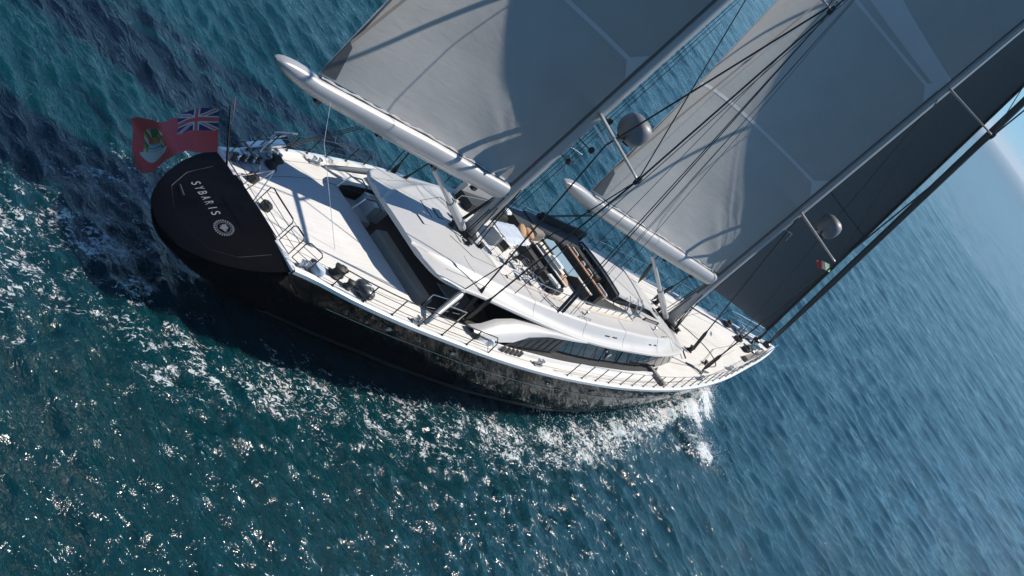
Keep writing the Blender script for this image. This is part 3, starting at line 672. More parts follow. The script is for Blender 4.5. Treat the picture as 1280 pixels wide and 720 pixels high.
# flag staff
mb = MB(); mb.tube([(-33.45, 2.15, .1), (-35.6, 2.55, 2.45)], [.05, .035], 8); staff = obj('flag_staff', mb, 'black_carbon', Y)
mb = MB(); mb.tube([(-33.25, 2.35, .1), (-35.35, 2.85, 2.75)], .012, 5); obj('staff_halyard', mb, 'steel', staff)

# deck gear: winches
def winch(c, s=1., m='black_matt'):
    mb = MB(); mb.lathe(c, [(.0, 0), (.34 * s, 0), (.34 * s, .08 * s), (.24 * s, .16 * s), (.2 * s, .34 * s), (.3 * s, .48 * s), (.31 * s, .56 * s), (.2 * s, .6 * s), (.08 * s, .66 * s), (0, .66 * s)], 18)
    return obj('winch', mb, m, Y, autosmooth=40)
for c, s in (((-29.6, 3.15, .05), .95), ((-30.1, -2.85, .05), .85), ((-29.6, -2.75, .05), .7), ((14.2, -2.0, .3), .7), ((14.2, 2.0, .3), .7), ((-29.6, -3.4, .05), .6), ((15.5, -3.0, .3), .55)): winch(c, s)
# bollards and fairleads along the capping
mb = None
for x, sg in ((-32.3, -1), (-32.0, 1), (-28.8, 1), (-25, -1), (-14.2, -1), (12, -1), (20.3, -1), (20.3, 1), (-25, 1), (29, -1)):
    mb = MB(); c = Vector((x, sg * (dw(x) - .55), dz(x) + .05))
    for d in (-.22, .22): mb.lathe(c + Vector((d, 0, 0)), [(0, 0), (.1, 0), (.075, .05), (.075, .22), (.12, .26), (.12, .3), (0, .3)], 12)
    mb.box(c + Vector((0, 0, .02)), (.8, .26, .04)); obj('bollard', mb, 'steel', Y, autosmooth=40)
mb = MB(); mb.lathe((-18.7, -4.85, .08), [(0, 0), (.3, 0), (.34, .06), (.31, .26), (.18, .34), (0, .36)], 16, axis=(.2, -.2, 1)); obj('covered_winch', mb, 'blue_cloth', Y, autosmooth=40, label='pale covered winch drum')
mb = MB(); mb.box((-19.7, -4.75, .2), (.5, .3, .3), rz=.4); obj('deck_locker', mb, 'black_carbon', Y, bevel=.03)
# port quarter: stowed passerelle and reel jumble
mb = MB(); mb.box((-29.3, 4.25, .3), (3.6, .36, .14), rz=.32); mb.box((-30.6, 3.7, .5), (2.0, .3, .1), rz=.32)
mb.tube([(-30.6, 3.4, .4), (-29.2, 4.4, .95), (-27.2, 4.9, .95)], .05, 6); mb.tube([(-31.2, 3.3, .2), (-29.9, 4.0, .75), (-27.9, 4.8, .7)], .04, 6); obj('gangway', mb, 'steel', Y, bevel=.0)
for k in range(7):
    mb = MB(); c = Vector((-32.7 + k * .32, 2.6 + .1 * (k % 2) + k * .06, .12)); mb.lathe(c, [(0, 0), (.14, 0), (.1, .12), (.1, .24), (.16, .3), (0, .34)], 10, axis=(.2 * (k % 3 - 1), .3, 1)); obj('snatch_block', mb, 'steel' if k % 2 else 'black_matt', Y)

# ------------------------------------------------------------------ foredeck
def fz(x, y=0): return CAMB(x, y)
mb = MB(); mb.lathe((29.3, .9, fz(29.3) + .0), [(0, 0), (.45, 0), (.45, .12), (.28, .2), (.26, .45), (.4, .55), (.4, .62), (0, .66)], 16); obj('windlass', mb, 'steel', Y, autosmooth=40)
mb = MB(); mb.lathe((29.3, -.7, fz(29.3) + .0), [(0, 0), (.45, 0), (.45, .12), (.28, .2), (.26, .45), (.4, .55), (.4, .62), (0, .66)], 16); obj('windlass', mb, 'steel', Y, autosmooth=40)
for y in (1.5, .1, -.9):
    mb = MB(); mb.box((27.6, y, fz(27.6) + .14), (.9, .5, .26)); mb.lathe((27.6, y, fz(27.6) + .2), [(0, 0), (.2, 0), (.2, .25), (0, .3)], 10); obj('chain_stopper', mb, 'black_matt', Y, bevel=.04)
mb = MB(); mb.box((30.9, .45, fz(31) + .05), (3.4, .22, .1)); mb.box((30.9, -.45, fz(31) + .05), (3.4, .22, .1)); obj('anchor_chain', mb, 'boot_grey', Y)
mb = MB(); mb.prism([(25.5, -2.15), (25.5, -1.75), (33.5, -.35), (33.9, -.5)], 1.0, lambda p: dz(p[0]) + .03); obj('bow_plate', mb, 'taupe', Y)
for sg in (-1, 1):
    mb = MB(); pts = [edge(x, sg, .1) for x in (27.5, 29, 31, 33)]
    mb.tube([pts[0], pts[0] + Vector((0, 0, .95))] + [p + Vector((0, 0, .95)) for p in pts[1:]] + [pts[-1]], .03, 6)
    mb.tube([p + Vector((0, 0, .5)) for p in pts], .018, 6)
    for p in pts[1:-1]: mb.tube([p, p + Vector((0, 0, .95))], .022, 6)
    obj('pulpit', mb, 'steel', Y)
mb = MB()
pts = [(13.9, 1.4, .4), (15.8, .9, .33), (17.9, -.6, .38), (18.6, -1.9, .4), (17.8, -3.0, .4), (15.2, -3.3, .33)]
cm = smooth_tab([(i, p[0]) for i, p in enumerate(pts)], 30); cn = smooth_tab([(i, p[1]) for i, p in enumerate(pts)], 30)
mb.tube([(a[1], b_[1], fz(a[1], b_[1]) + .02) for a, b_ in zip(cm, cn)], .03, 5); obj('deck_rope', mb, 'black_carbon', Y)
mb = MB(); mb.tube([(13.2, .2, .5), (17, 1.0, fz(17) + .05), (23, 2.2, fz(23) + .03), (26.5, 1.6, fz(26))], .02, 5); mb.tube([(14, -3.4, .45), (20, -1.4, fz(20) + .05), (27.3, -.4, fz(27) + .2)], .018, 5); obj('control_line', mb, 'taupe', Y)
mb = MB(); mb.box((22.2, .2, fz(22) + .02), (.9, .12, .04), rz=.5); obj('flush_cleat', mb, 'steel', Y)
mb = MB()
for a, b_ in (((11.4, -3.3, .3), (13.0, -4.1, .35)), ((13.0, -4.1, .35), (14.6, -3.9, .4)), ((11.6, -3.0, .4), (12.6, -2.2, .42))): mb.tube([a, lerp(a, b_, .5) + Vector((0, .2, .02)), b_], .05, 6)
obj('mooring_rope', mb, 'boot_grey', Y)

# ------------------------------------------------------------------ masts
RK = RK_
def mast_pt(x0, z0, z): return Vector((x0 - math.tan(RK) * (z - z0), 0, z))
MX, MZ0 = 12.45, .5
ZX, ZZ0 = -18.68, 2.0
def make_mast(nm, x0, z0, ztop, w0, label):
    mb = MB(); R_ = []
    for z in np.linspace(z0 - .1, ztop, 30):
        t = (z - z0) / (ztop - z0); c = mast_pt(x0, z0, z); s = w0 * (1 - .45 * max(0, t - .3)); n = 18
        R_.append([c + Vector((math.cos(a) * s * .78, math.sin(a) * s * .5, 0)) for a in np.linspace(0, 2 * math.pi, n, endpoint=False)])
    mb.loft(R_, closed=True, cap=True); m_ = obj(nm, mb, 'mast_grey', Y, smooth=True, label=label)
    mb = MB(); mb.tube([mast_pt(x0, z0, z) + Vector((-w0 * .80, -.0, 0)) for z in (z0 + 3, z0 + 30, ztop - 1)], .09, 6); obj('sail_track', mb, 'spar_seam', m_)
    mb = MB(); mb.lathe(mast_pt(x0, z0, z0 - .12), [(0, 0), (w0 * 1.5, 0), (w0 * 1.5, .1), (w0 * 1.05, .22), (w0 * .95, .5), (0, .5)], 18); obj('mast_collar', mb, 'black_matt', m_, autosmooth=40)
    return m_
main = make_mast('mainmast', MX, MZ0, 66, .66, 'tall forward mast')
mizz = make_mast('mizzenmast', ZX, ZZ0, 56, .60, 'shorter after mast')
# lines and winches crowded round the mast feet
for m_, x0, z0, sd in ((main, MX, MZ0, 1), (mizz, ZX, ZZ0, 2)):
    mb = MB(); rng = random.Random(sd)
    for k in range(12):
        a = rng.uniform(0, 6.28); p = mast_pt(x0, z0, z0) + Vector((math.cos(a) * 1.0, math.sin(a) * .8, 0)); mb.tube([p, mast_pt(x0, z0, z0 + 1.6 + rng.random() * 2) + Vector((math.cos(a) * .5, math.sin(a) * .36, 0))], .028, 5)
    obj('halyard', mb, 'black_carbon', m_)
    for k in range(5):
        a = k * 1.25 + .4; mb = MB(); p = mast_pt(x0, z0, z0) + Vector((math.cos(a) * 1.15, math.sin(a) * .95, .02)); mb.lathe(p, [(0, 0), (.2, 0), (.13, .1), (.13, .25), (.2, .32), (0, .36)], 12); obj('mast_winch', mb, 'black_matt', m_)
# spreaders
def spreader(m_, x0, z0, zr, length=5.55, sweep=-2.7, side=-1):
    r = mast_pt(x0, z0, zr); t = r + Vector((sweep, side * 4.9 * length / 5.55, .02))
    mb = MB(); R_ = []
    for k in np.linspace(0, 1, 9):
        c = r.lerp(t, k); ww = .26 - .1 * k; hh = .09 - .035 * k
        R_.append([c + Vector((math.cos(a) * ww, 0, math.sin(a) * hh)) for a in np.linspace(0, 2 * math.pi, 10, endpoint=False)])
    mb.loft(R_, closed=True, cap=True); s_ = obj('spreader', mb, 'spar_silver', m_, smooth=True)
    mb = MB(); mb.lathe(t - Vector((0, 0, .22)), [(0, 0), (.09, 0), (.13, .2), (.1, .42), (0, .44)], 10); obj('spreader_tip', mb, 'black_carbon', s_)
    return t
tipsM = [[spreader(main, MX, MZ0, z, side=s) for s in (-1, 1)] for z in (11.9, 23.6, 35.2, 46.5)]
tipsZ = [[spreader(mizz, ZX, ZZ0, z, side=s) for s in (-1, 1)] for z in (10.7, 21.3, 31.5, 41.5)]
# radomes on short brackets ahead of the lower spreaders
def radome(c, r, h, parent, foot):
    mb = MB(); prof = [(0, 0), (r * .55, 0), (r * .78, h * .1), (r * .95, h * .3), (r, h * .5), (r * .97, h * .68), (r * .82, h * .86), (r * .5, h * .97), (0, h)]
    mb.lathe(c, prof, 24); o = obj('radome', mb, 'radome_grey', parent, smooth=True)
    mb = MB(); mb.lathe(Vector(c) - Vector((0, 0, .1)), [(0, 0), (r * .5, 0), (r * .5, .12), (0, .12)], 14); mb.tube([Vector(c), Vector(foot)], .09, 6); obj('radome_bracket', mb, 'black_carbon', o)
    return o
rdz = CC + ray(792, 164) * 70.2
radome(rdz - Vector((0, 0, .68)), .8, 1.36, mizz, mast_pt(ZX, ZZ0, 10.7).lerp(tipsZ[0][0], .45))
rdm = CC + ray(1035, 285) * 98.5
radome(rdm - Vector((0, 0, .7)), .78, 1.4, main, mast_pt(MX, MZ0, 11.9).lerp(tipsM[0][0], .4))
# radar arm and small gear on the mizzen, aft of the lower spreader root
mb = MB(); r_ = mast_pt(ZX, ZZ0, 10.2); mb.tube([r_, r_ + Vector((1.0, -1.1, -.3))], .06, 6); mb.box(r_ + Vector((1.1, -1.2, -.2)), (.9, .16, .14), rz=.8); obj('radar_bar', mb, 'white_paint', mizz)
for k, off in enumerate(((.4, -.7, -2.2), (.7, -.9, -1.1), (.5, -.5, .4))):
    mb = MB(); c = r_ + Vector(off); mb.lathe(c, [(0, 0), (.12, 0), (.16, .14), (.1, .28), (0, .3)], 10); mb.tube([c + Vector((0, 0, .1)), r_ + Vector((0, 0, off[2] + .1))], .03, 5); obj('deck_light', mb, 'black_matt', mizz)
for m_, x0, z0, zz in ((main, MX, MZ0, 10.4), (mizz, ZX, ZZ0, 8.6)):
    mb = MB(); c = mast_pt(x0, z0, zz); mb.tube([c + Vector((.4, -.2, 0)), c + Vector((1.0, -.6, .1)), c + Vector((1.2, -.6, -.5))], .03, 5); obj('block_crane', mb, 'steel', m_)

# ------------------------------------------------------------------ booms
def make_boom(nm, G, E, parent_label):
    G, E = Vector(G), Vector(E); d = (E - G); L_ = d.length; d.normalize(); s_ = d.cross(Vector((0, 0, 1))).normalized(); u = s_.cross(d)
    mb = MB(); R_ = []
    for t in list(np.linspace(0, .9, 20)) + [.93, .955, .975, .99, 1.0]:
        k = 1 if t < .9 else math.sqrt(max(1 - ((t - .9) / .1) ** 2, .004))
        wd = (.36 + .08 * math.sin(math.pi * min(t, .9))) * (.35 + .65 * k); hg = itp(t, [(0, .46), (.4, .53), (.85, .40), (1, .34)]) * k; c = G + d * L_ * t + u * (itp(t, [(.85, 0), (1, .22)]))
        ring = []
        for a in np.linspace(0, 2 * math.pi, 20, endpoint=False):
            ca, sa = math.cos(a), math.sin(a); e = .62
            x = wd * math.copysign(abs(ca) ** e, ca); z = hg * math.copysign(abs(sa) ** (e + .1), sa)
            if z < 0: x *= 1 - .45 * (abs(z) / hg) ** 1.4
            ring.append(c + s_ * x + u * z)
        R_.append(ring)
    mb.loft(R_, closed=True, cap=True); b_ = obj(nm, mb, 'spar_silver', Y, autosmooth=50, label=parent_label)
    mb = MB(); mb.loft([[G + d * L_ * t + u * (itp(t, [(0, .46), (.4, .53), (.85, .40)]) + .012) + s_ * x for x in (-.1, .1)] for t in np.linspace(.02, .86, 20)]); obj('sail_slot', mb, 'black_matt', b_)
    mb = MB()
    for sg in (-1, 1): mb.loft([[G + d * L_ * t + s_ * sg * (itp(t, [(0, .30), (.4, .385), (.9, .30)])) + u * z for z in (-.21, -.195)] for t in np.linspace(.03, .88, 20)])
    obj('boom_seam', mb, 'spar_seam', b_)
    mb = MB(); mb.tube([G + d * -.1, G + d * -.75], .16, 8); obj('gooseneck', mb, 'black_carbon', b_)
    for t in (.1, .3, .55, .8): mb = MB(); mb.box(G + d * L_ * t - u * .58 * itp(t, [(0, 1), (1, .75)]), (.35, .2, .2)); obj('sheet_block', mb, 'black_carbon', b_)
    return b_
ZG, ZE = Vector((-19.55, 0, 5.0)), Vector((-36.3, 2.2, 5.05))
MG, ME = Vector((11.3, .0, 4.85)), Vector((-10.7, 2.15, 5.5))
mzb = make_boom('mizzen_boom', ZG, ZE, 'silver boom over the after deck'); mnb = make_boom('main_boom', MG, ME, 'silver boom over the flybridge')
for b_, top, foot, m_ in ((mzb, Vector((-24.4, .62, 4.35)), Vector((-19.3, 0, 2.35)), mizz), (mnb, Vector((2.9, .8, 4.4)), Vector((11.6, 0, .95)), main)):
    mb = MB(); mb.tube([foot, lerp(foot, top, .45)], .2, 12); mb.tube([lerp(foot, top, .44), top], .13, 12); obj('vang_strut', mb, 'spar_silver', b_, smooth=False)
# reef lines led along the booms, cloth roll in the slot, nav lights
for b_, G, E in ((mzb, ZG, ZE), (mnb, MG, ME)):
    d = (E - G).normalized(); s_ = d.cross(Vector((0, 0, 1))).normalized(); u = s_.cross(d); L_ = (E - G).length
    for zz, rr in ((.12, .018), (-.05, .014)):
        mb = MB(); mb.tube([G + d * L_ * t + s_ * (.44 if .1 < t < .75 else .41) + u * (zz - .03 * math.sin(t * 20)) for t in np.linspace(.03, .84, 24)], rr, 4); obj('reef_line', mb, 'spar_seam', b_)
    mb = MB(); mb.tube([G + d * L_ * t + u * (itp(t, [(0, .46), (.4, .53), (.85, .40)]) + .03 + .02 * math.sin(t * 47)) for t in np.linspace(.03, .85, 60)], [.05 + .02 * math.sin(k * 1.7) for k in range(60)], 6); obj('furling_roll', mb, 'sail_patch', b_)
    for t in (.22, .45, .68): mb = MB(); mb.tube([G + d * L_ * t + s_ * .43 + u * .15, G + d * L_ * t + s_ * .46 - u * .2, G + d * L_ * t + s_ * .3 - u * .45], .02, 4); obj('boom_strop', mb, 'black_carbon', b_)
# roof joints, grab rails and small hatches
mb = MB()
for x in (-20.5, -15.2, -9.5, -3.8, 2.4, 6.4):
    mb = MB(); mb.tube([p + Vector((0, 0, .004)) for p in roof_prof(x, -1)[5:]], .008, 4); obj('roof_joint', mb, 'spar_seam', roof)
    mb = MB(); mb.tube([p + Vector((0, 0, .004)) for p in roof_prof(x, 1)[5:]], .008, 4); obj('roof_joint', mb, 'spar_seam', roof)
for x0 in (-13.5, -10.5, 3.6):
    for sg in (-1, 1):
        a, b2 = roof_prof(x0, sg)[9], roof_prof(x0 + 1.5, sg)[9]; mb = MB(); mb.tube([a, a + Vector((.1, 0, .12)), b2 + Vector((-.1, 0, .12)), b2], .02, 5); obj('grab_rail', mb, 'steel', roof)
for x, y in ((-22.2, .2), (-20.2, .9), (-19.6, -.5)):
    mb = MB(); p = rp(x, y); mb.box(p + Vector((0, 0, .006)), (.62, .62, .03)); obj('roof_hatch', mb, 'dark_glass' if y > .5 else 'grey_paint', roof, bevel=.01)
for x, y in ((2.8, -2.9), (-9.0, -3.55), (-12.5, 3.4)):
    p = Vector((x, y, itp(x, R2Z) + .05)); mb = MB(); mb.lathe(p, [(0, 0), (.05, 0), (.03, .1), (.12, .16), (.12, .22), (0, .28)], 10); obj('deck_vent', mb, 'steel', roof)
# mainsheets
mb = MB(); q = lerp(ZG, ZE, .62) - Vector((0, 0, .6))
for k in (-.2, 0, .2): mb.tube([q + Vector((k, 0, 0)), (-27.4 + k, 4.7, .3)], .02, 5)
obj('mizzen_sheet', mb, 'black_carbon', mzb)
mb = MB(); q = lerp(MG, ME, .78) - Vector((0, 0, .6))
for k in (-.25, 0, .25): mb.tube([q + Vector((k, 0, 0)), (-7.4 + k, 3.4, 2.2)], .02, 5)
obj('main_sheet', mb, 'black_carbon', mnb)

# ------------------------------------------------------------------ sails
def make_sail(nm, x0, z0, L0, ztack, zhead, beta0, twist, camb, m, parent_label, aft_off, clew_rise, Lfun):
    def S(s, z):
        base = mast_pt(x0, z0, z) + Vector((-aft_off, 0, 0)); Lz = Lfun(z); be = beta0 + twist(z); c = camb(z)
        a = s * Lz; y = a * math.tan(be) + 4 * c * Lz * s * (1 - s)
        p = base + Vector((-a, y, 0)); p.z += clew_rise * s * max(0, 1 - (z - ztack) / 12)
        return p
    zs = list(np.linspace(ztack, ztack + 2.5, 14)) + list(np.linspace(ztack + 2.9, ztack + 24, 60)) + list(np.linspace(ztack + 25, zhead, 24))
    ns = 64; mb = MB()
    mb.loft([[S(s, z) for s in np.linspace(0, 1, ns)] for z in zs])
    o = obj(nm, mb, m, Y, smooth=True, label=parent_label, recalc=False)
    return o, S
def wrinkles(o, tack, amp, seed):
    me = o.data; rng = random.Random(seed)
    for v in me.vertices:
        d = v.co - Vector(tack); r = d.length
        if r < .1: continue
        ang = math.atan2(d.z, -d.x); k = math.sin(ang * 26 + math.sin(ang * 9) * 2) * math.exp(-((r - 4.2) / 3.6) ** 2) * math.exp(-((ang - .55) / .5) ** 2)
        k2 = math.sin(v.co.z * 2.1 + v.co.x * .7 + math.sin(v.co.x * .9)) * .25 * math.exp(-(v.co.z - tack[2]) / 14)
        v.co.y += amp * (k + k2 * .5)
bz = math.atan2(2.2, 16.75); bm_ = math.atan2(2.15, 22.0)
def LZ(z): return itp(z, [(5.5, 14.6), (30, 14.4), (40, 10.5), (50, 4.5), (54, .8)])
def LM(z): return itp(z, [(5.5, 19.6), (32, 19.2), (45, 13.5), (58, 6), (64, .9)])
CAM = [(5.4, 0.0), (6.0, .02), (6.6, .034), (9, .08), (13, .125), (18, .15), (24, .165), (40, .15), (64, .1)]
mzs, SZ = make_sail('mizzen_sail', ZX, ZZ0, 14.6, 5.56, 54, bz, lambda z: rad(itp(z, [(5, 0), (13, 1.5), (25, 5), (55, 9)])), lambda z: itp(z, CAM), 'sail_grey', 'grey mizzen sail over the stern', .62, .0, LZ)
mns, SM = make_sail('mainsail', MX, MZ0, 19.6, 5.42, 64, bm_, lambda z: rad(itp(z, [(5, 0), (13, 1.5), (25, 5), (65, 9)])), lambda z: itp(z, CAM) * .84, 'sail_grey', 'grey mainsail between the masts', .68, .55, LM)
wrinkles(mzs, SZ(0, 5.56), .022, 1); wrinkles(mns, SM(0, 5.42), .03, 2)
def on_sail(S, pts, m, nm, parent, off=-.02):
    mb = MB(); n = 10
    for quad in pts:
        mb.loft([[Vector(S(*(np.array(quad[0]) * (1 - i) * (1 - j) + np.array(quad[1]) * i * (1 - j) + np.array(quad[2]) * i * j + np.array(quad[3]) * (1 - i) * j))) + Vector((0, off, 0)) for i in np.linspace(0, 1, 24)] for j in (0, 1)])
    return obj(nm, mb, m, parent, smooth=True)
for S, o, zb in ((SZ, mzs, (13.4, 23.5, 33)), (SM, mns, (13.8, 22.7, 33))):
    for z in zb: on_sail(S, [((.03, z - .1), (.995, z - .1), (.995, z + .1), (.03, z + .1)), ((.004, z - .75), (.04, z - .12), (.04, z + .12), (.004, z + .75))], 'sail_patch', 'batten_pocket', o)
on_sail(SM, [((.0, 23.0), (.50, 23.35), (.46, 25.0), (.0, 24.0))], 'sail_patch', 'reef_patch', mns)
for S, o, zt in ((SZ, mzs, 5.6), (SM, mns, 5.46)):
    on_sail(S, [((.93, zt + .05), (.995, zt + .05), (.995, zt + 1.7), (.965, zt + 1.5))], 'sail_dark', 'clew_patch', o)
    on_sail(S, [((.978, zt + 1.7), (.996, zt + 1.7), (.996, 45), (.978, 45))], 'taupe', 'leech_tape', o)
# jib
STAY0, STAY1 = Vector((30.9, 0, 1.8)), Vector((30.9, 0, 1.8)) + (Vector((22.2, 0, 27.7)) - Vector((30.9, 0, 1.8))) * 2.35
OUT0 = Vector((33.9, 0, 1.6)); OUT1 = OUT0 + (Vector((25.3, 0, 27.2)) - OUT0) * 2.3
mb = MB(); clew = Vector((8.6, 4.6, 3.0)); R_ = []
for t in np.linspace(0, 1, 46):
    a = STAY0.lerp(STAY1, .012 + t * .95); e = clew.lerp(STAY1 + Vector((-.4, .3, -2.5)), t ** .92); row = []
    for s in np.linspace(0, 1, 30):
        p = a.lerp(e, s); p.y += 4 * .085 * (a - e).length * s * (1 - s) * (.35 + .65 * min(1, t * 4)) + 0.05; p.z -= .0
        row.append(p)
    R_.append(row)
mb.loft(R_); jib = obj('jib', mb, 'sail_dark', Y, smooth=True, label='dark headsail at the bow', recalc=False)
mb = MB(); mb.tube([R_[i][-1] for i in range(len(R_))], .05, 5); obj('jib_leech', mb, 'black_carbon', jib)
mb = MB(); mb.tube([R_[8][i] + Vector((0, -.03, 0)) for i in range(30)], .03, 4); obj('jib_batten', mb, 'black_carbon', jib)
mb = MB(); mb.tube([STAY0, STAY1], .09, 8); mb.lathe(STAY0 - Vector((0, 0, .9)), [(0, 0), (.2, 0), (.22, .3), (.3, .35), (.3, .6), (.14, .7), (.1, 1.1), (0, 1.1)], 12); obj('inner_forestay', mb, 'black_carbon', Y)
mb = MB(); mb.tube([OUT0, OUT0.lerp(OUT1, .02), OUT0.lerp(OUT1, .1), OUT0.lerp(OUT1, .4), OUT1], [.1, .17, .24, .27, .15], 10); fs_ = obj('furled_headsail', mb, 'sail_dark', Y, smooth=True)
mb = MB(); mb.lathe(OUT0 - Vector((0, 0, .8)), [(0, 0), (.2, 0), (.24, .3), (.32, .35), (.32, .65), (.14, .75), (.1, 1.0), (0, 1.0)], 12); obj('furler_drum', mb, 'black_carbon', fs_, autosmooth=40)
mb = MB(); mb.tube([clew, (4.5, 4.3, 1.9), (-2, 4.4, 2.1)], .03, 5); obj('jib_sheet', mb, 'black_carbon', Y)

# ------------------------------------------------------------------ standing rigging
def rod(nm, pts, r=.045, tb=None, parent=Y):
    mb = MB(); mb.tube(pts, r, 6)
    if tb: 
        a, b_ = Vector(pts[0]), Vector(pts[1]); d = (b_ - a).normalized(); mb.tube([a + d * .2, a + d * .5, a + d * 1.6, a + d * 1.9], [r * 1.6, tb, tb, r * 1.3], 8)
    return obj(nm, mb, 'black_carbon', parent, smooth=False)
for i, sg in enumerate((-1, 1)):
    cb = Vector((13.7, sg * 3.75, .35)); rod('shroud', [cb] + [tipsM[k][i] for k in range(4)] + [mast_pt(MX, MZ0, 62)], .05, .13)
    rod('shroud', [(13.9, sg * 2.25, .35), mast_pt(MX, MZ0, 11.6) + Vector((0, sg * .3, 0))], .045, .12)
    rod('shroud', [tipsM[0][i], mast_pt(MX, MZ0, 23.3)], .03)
    rod('shroud', [tipsM[1][i], mast_pt(MX, MZ0, 35)], .03)
    zb = Vector((-20.1, sg * 3.95, .05)); rod('shroud', [zb] + [tipsZ[k][i] for k in range(4)] + [mast_pt(ZX, ZZ0, 53)], .045, .12)
    rod('shroud', [(-20.3, sg * 3.75, .05), (-19.9, sg * 1.9, 10.2), tipsZ[1][i] + Vector((0, -sg * .2, 0)), mast_pt(ZX, ZZ0, 31)], .045, .12)
    rod('shroud', [(-21.8, sg * 3.5, 1.45), tipsZ[0][i]], .03)
    rod('shroud', [tipsZ[0][i], mast_pt(ZX, ZZ0, 21)], .03)
# running backstays of the mainmast, fanning from a block to the flybridge coaming
blk = CC + ray(1047, 5) * 76
for k, (x, y) in enumerate(((-12.9, -3.95), (-12.4, -3.95))):
    rod('runner', [(x, y, 1.75), blk], .03, .09)
rod('runner', [blk, blk.lerp(mast_pt(MX, MZ0, 62), .9)], .035)
mb = MB(); mb.lathe(blk - Vector((0, 0, .2)), [(0, 0), (.14, .02), (.18, .2), (.14, .38), (0, .4)], 12); obj('runner_block', mb, 'steel', Y)
for x, y, dx, dy, r in ((-11.4, -3.9, .5, -.15, .016), (-10.9, -3.85, .9, .1, .014), (-14.6, -3.6, -.4, .2, .016), (-9.2, -3.7, 1.6, .3, .014)):
    rod('runner', [(x, y, 1.85), blk + Vector((dx, dy, 1.2))], r)
for y, zt in ((-.35, 30), (.35, 34), (-.2, 42)):
    rod('topping_lift', [mast_pt(MX, MZ0, 4) + Vector((-.75, y, 0)), mast_pt(MX, MZ0, zt) + Vector((-.5, y, 0))], .014)
    rod('topping_lift', [mast_pt(ZX, ZZ0, 3.4) + Vector((.62, y, 0)), mast_pt(ZX, ZZ0, zt) + Vector((.45, y, 0))], .014)
rod('babystay', [(22.5, -1.4, fz(22.5) + .05), mast_pt(MX, MZ0, 23.4)], .022); rod('jib_halyard', [(20.5, 2.0, fz(20.5) + .05), mast_pt(MX, MZ0, 34)], .018)
rod('runner', [(-17.2, -3.4, 1.9), CC + ray(1060, 0) * 80], .022)
rod('runner', [(-8.0, 4.0, 1.95), CC + ray(900, 30) * 92], .022)
rod('runner', [(-14.6, 4.2, 1.6), CC + ray(700, 190) * 78, CC + ray(742, 140) * 75], .022)
mb = MB(); mb.tube([(-22.6, 2.6, 1.95), CC + ray(418, 180) * 59, CC + ray(427, 120) * 60], .012, 5); mb.tube([(-28.5, -1.2, .06), CC + ray(404, 180) * 58.5, CC + ray(412, 130) * 58.5], .012, 5); obj('lazy_jack', mb, 'steel', Y)
# hoops seen on the port side deck
for x in (-1.5, -10.5):
    mb = MB(); mb.tube([(x, 5.6, .1), (x + .1, 5.7, 1.5), (x + .5, 5.6, 1.6), (x + 2.2, 5.3, .7), (x + 2.6, 5.2, .1)], .03, 6); obj('port_hoop', mb, 'black_carbon', Y)

# ================================================================== things aboard that are not part of the yacht
def copy_tree(o, parent=None):
    c = o.copy(); COL.objects.link(c)
    if parent is not None: c.parent = parent; c.matrix_parent_inverse = o.matrix_parent_inverse
    for ch in [k for k in bpy.data.objects if k.parent == o]: copy_tree(ch, c)
    return c
# folding deck chairs
ch = thing('deck_chair', 'x', 'chair', (0, 0, 0), 'folding chairs on the flybridge')
mb = MB(); mb.box((0, 0, .44), (.46, .46, .04)); obj('seat', mb, 'black_matt', ch, bevel=.01)
mb = MB(); mb.box((-.24, 0, .74), (.04, .46, .34), tilt=-.15); obj('backrest', mb, 'black_matt', ch, bevel=.01)
for sx in (-1, 1):
    for sy in (-1, 1):
        mb = MB(); mb.tube([(sx * .2, sy * .21, .42), (-sx * .22, sy * .21, 0)], .016, 5); obj('leg', mb, 'steel', ch)
for sy in (-1, 1):
    mb = MB(); mb.tube([(-.25, sy * .24, .66), (.2, sy * .24, .66), (.2, sy * .24, .44)], .018, 5); obj('armrest', mb, 'steel', ch)
CH = [(-16.6, -.9, .4, 'black folding chair nearest the foot of the after mast'), (-15.7, -1.35, 1.3, 'black folding chair at the starboard long side of the table, aft of its neighbour'),
      (-14.7, -1.5, 1.6, 'black folding chair at the middle of the table, starboard side'), (-13.6, -1.7, 1.7, 'black folding chair facing the forward end of the table'),
      (-15.0, -2.25, 2.6, 'black folding chair turned away beside the flybridge rail'), (-13.9, -2.45, .2, 'black folding chair tight against the flybridge rail, next to the dark sofa')]
for i, (x, y, rz, lb) in enumerate(CH):
    c = ch if i == 0 else copy_tree(ch); c['label'] = lb
    c.matrix_world = BOAT @ Matrix.Translation((x, y, FZ + .0)) @ Matrix.Rotation(rz, 4, 'Z')
t = thing('dining_table', 'long flybridge dining table under a pale blue cloth', 'table', (-14.6, .35, FZ), rz=.1)
mb = MB(); mb.box((0, 0, .70), (2.9, 1.05, .05)); obj('table_top', mb, 'white_paint', t, bevel=.02)
for sx in (-1, 1):
    for sy in (-1, 1): mb = MB(); mb.tube([(sx * 1.3, sy * .42, 0), (sx * 1.3, sy * .42, .68)], .035, 6); obj('leg', mb, 'steel', t)
mb = MB(); R_ = []
for u in np.linspace(-1.45, 1.45, 26):
    R_.append([Vector((u + .03 * math.sin(v * 7), v, (.745 if abs(v) < .54 else .745 - (abs(v) - .54) * .9) + .012 * math.sin(u * 9 + v * 5))) for v in (-.72, -.62, -.54, -.3, 0, .3, .54, .62, .72)])
mb.loft(R_); tag(obj('table_cloth', mb, 'blue_cloth', None, smooth=True), 'pale blue crumpled cloth spread over the dining table', 'tablecloth', loc=(-14.6, .35, FZ), rz=.1)
t = thing('coffee_table', 'low table with a large teal glass top amidships on the flybridge', 'table', (-8.6, -.1, FZ), rz=.12)
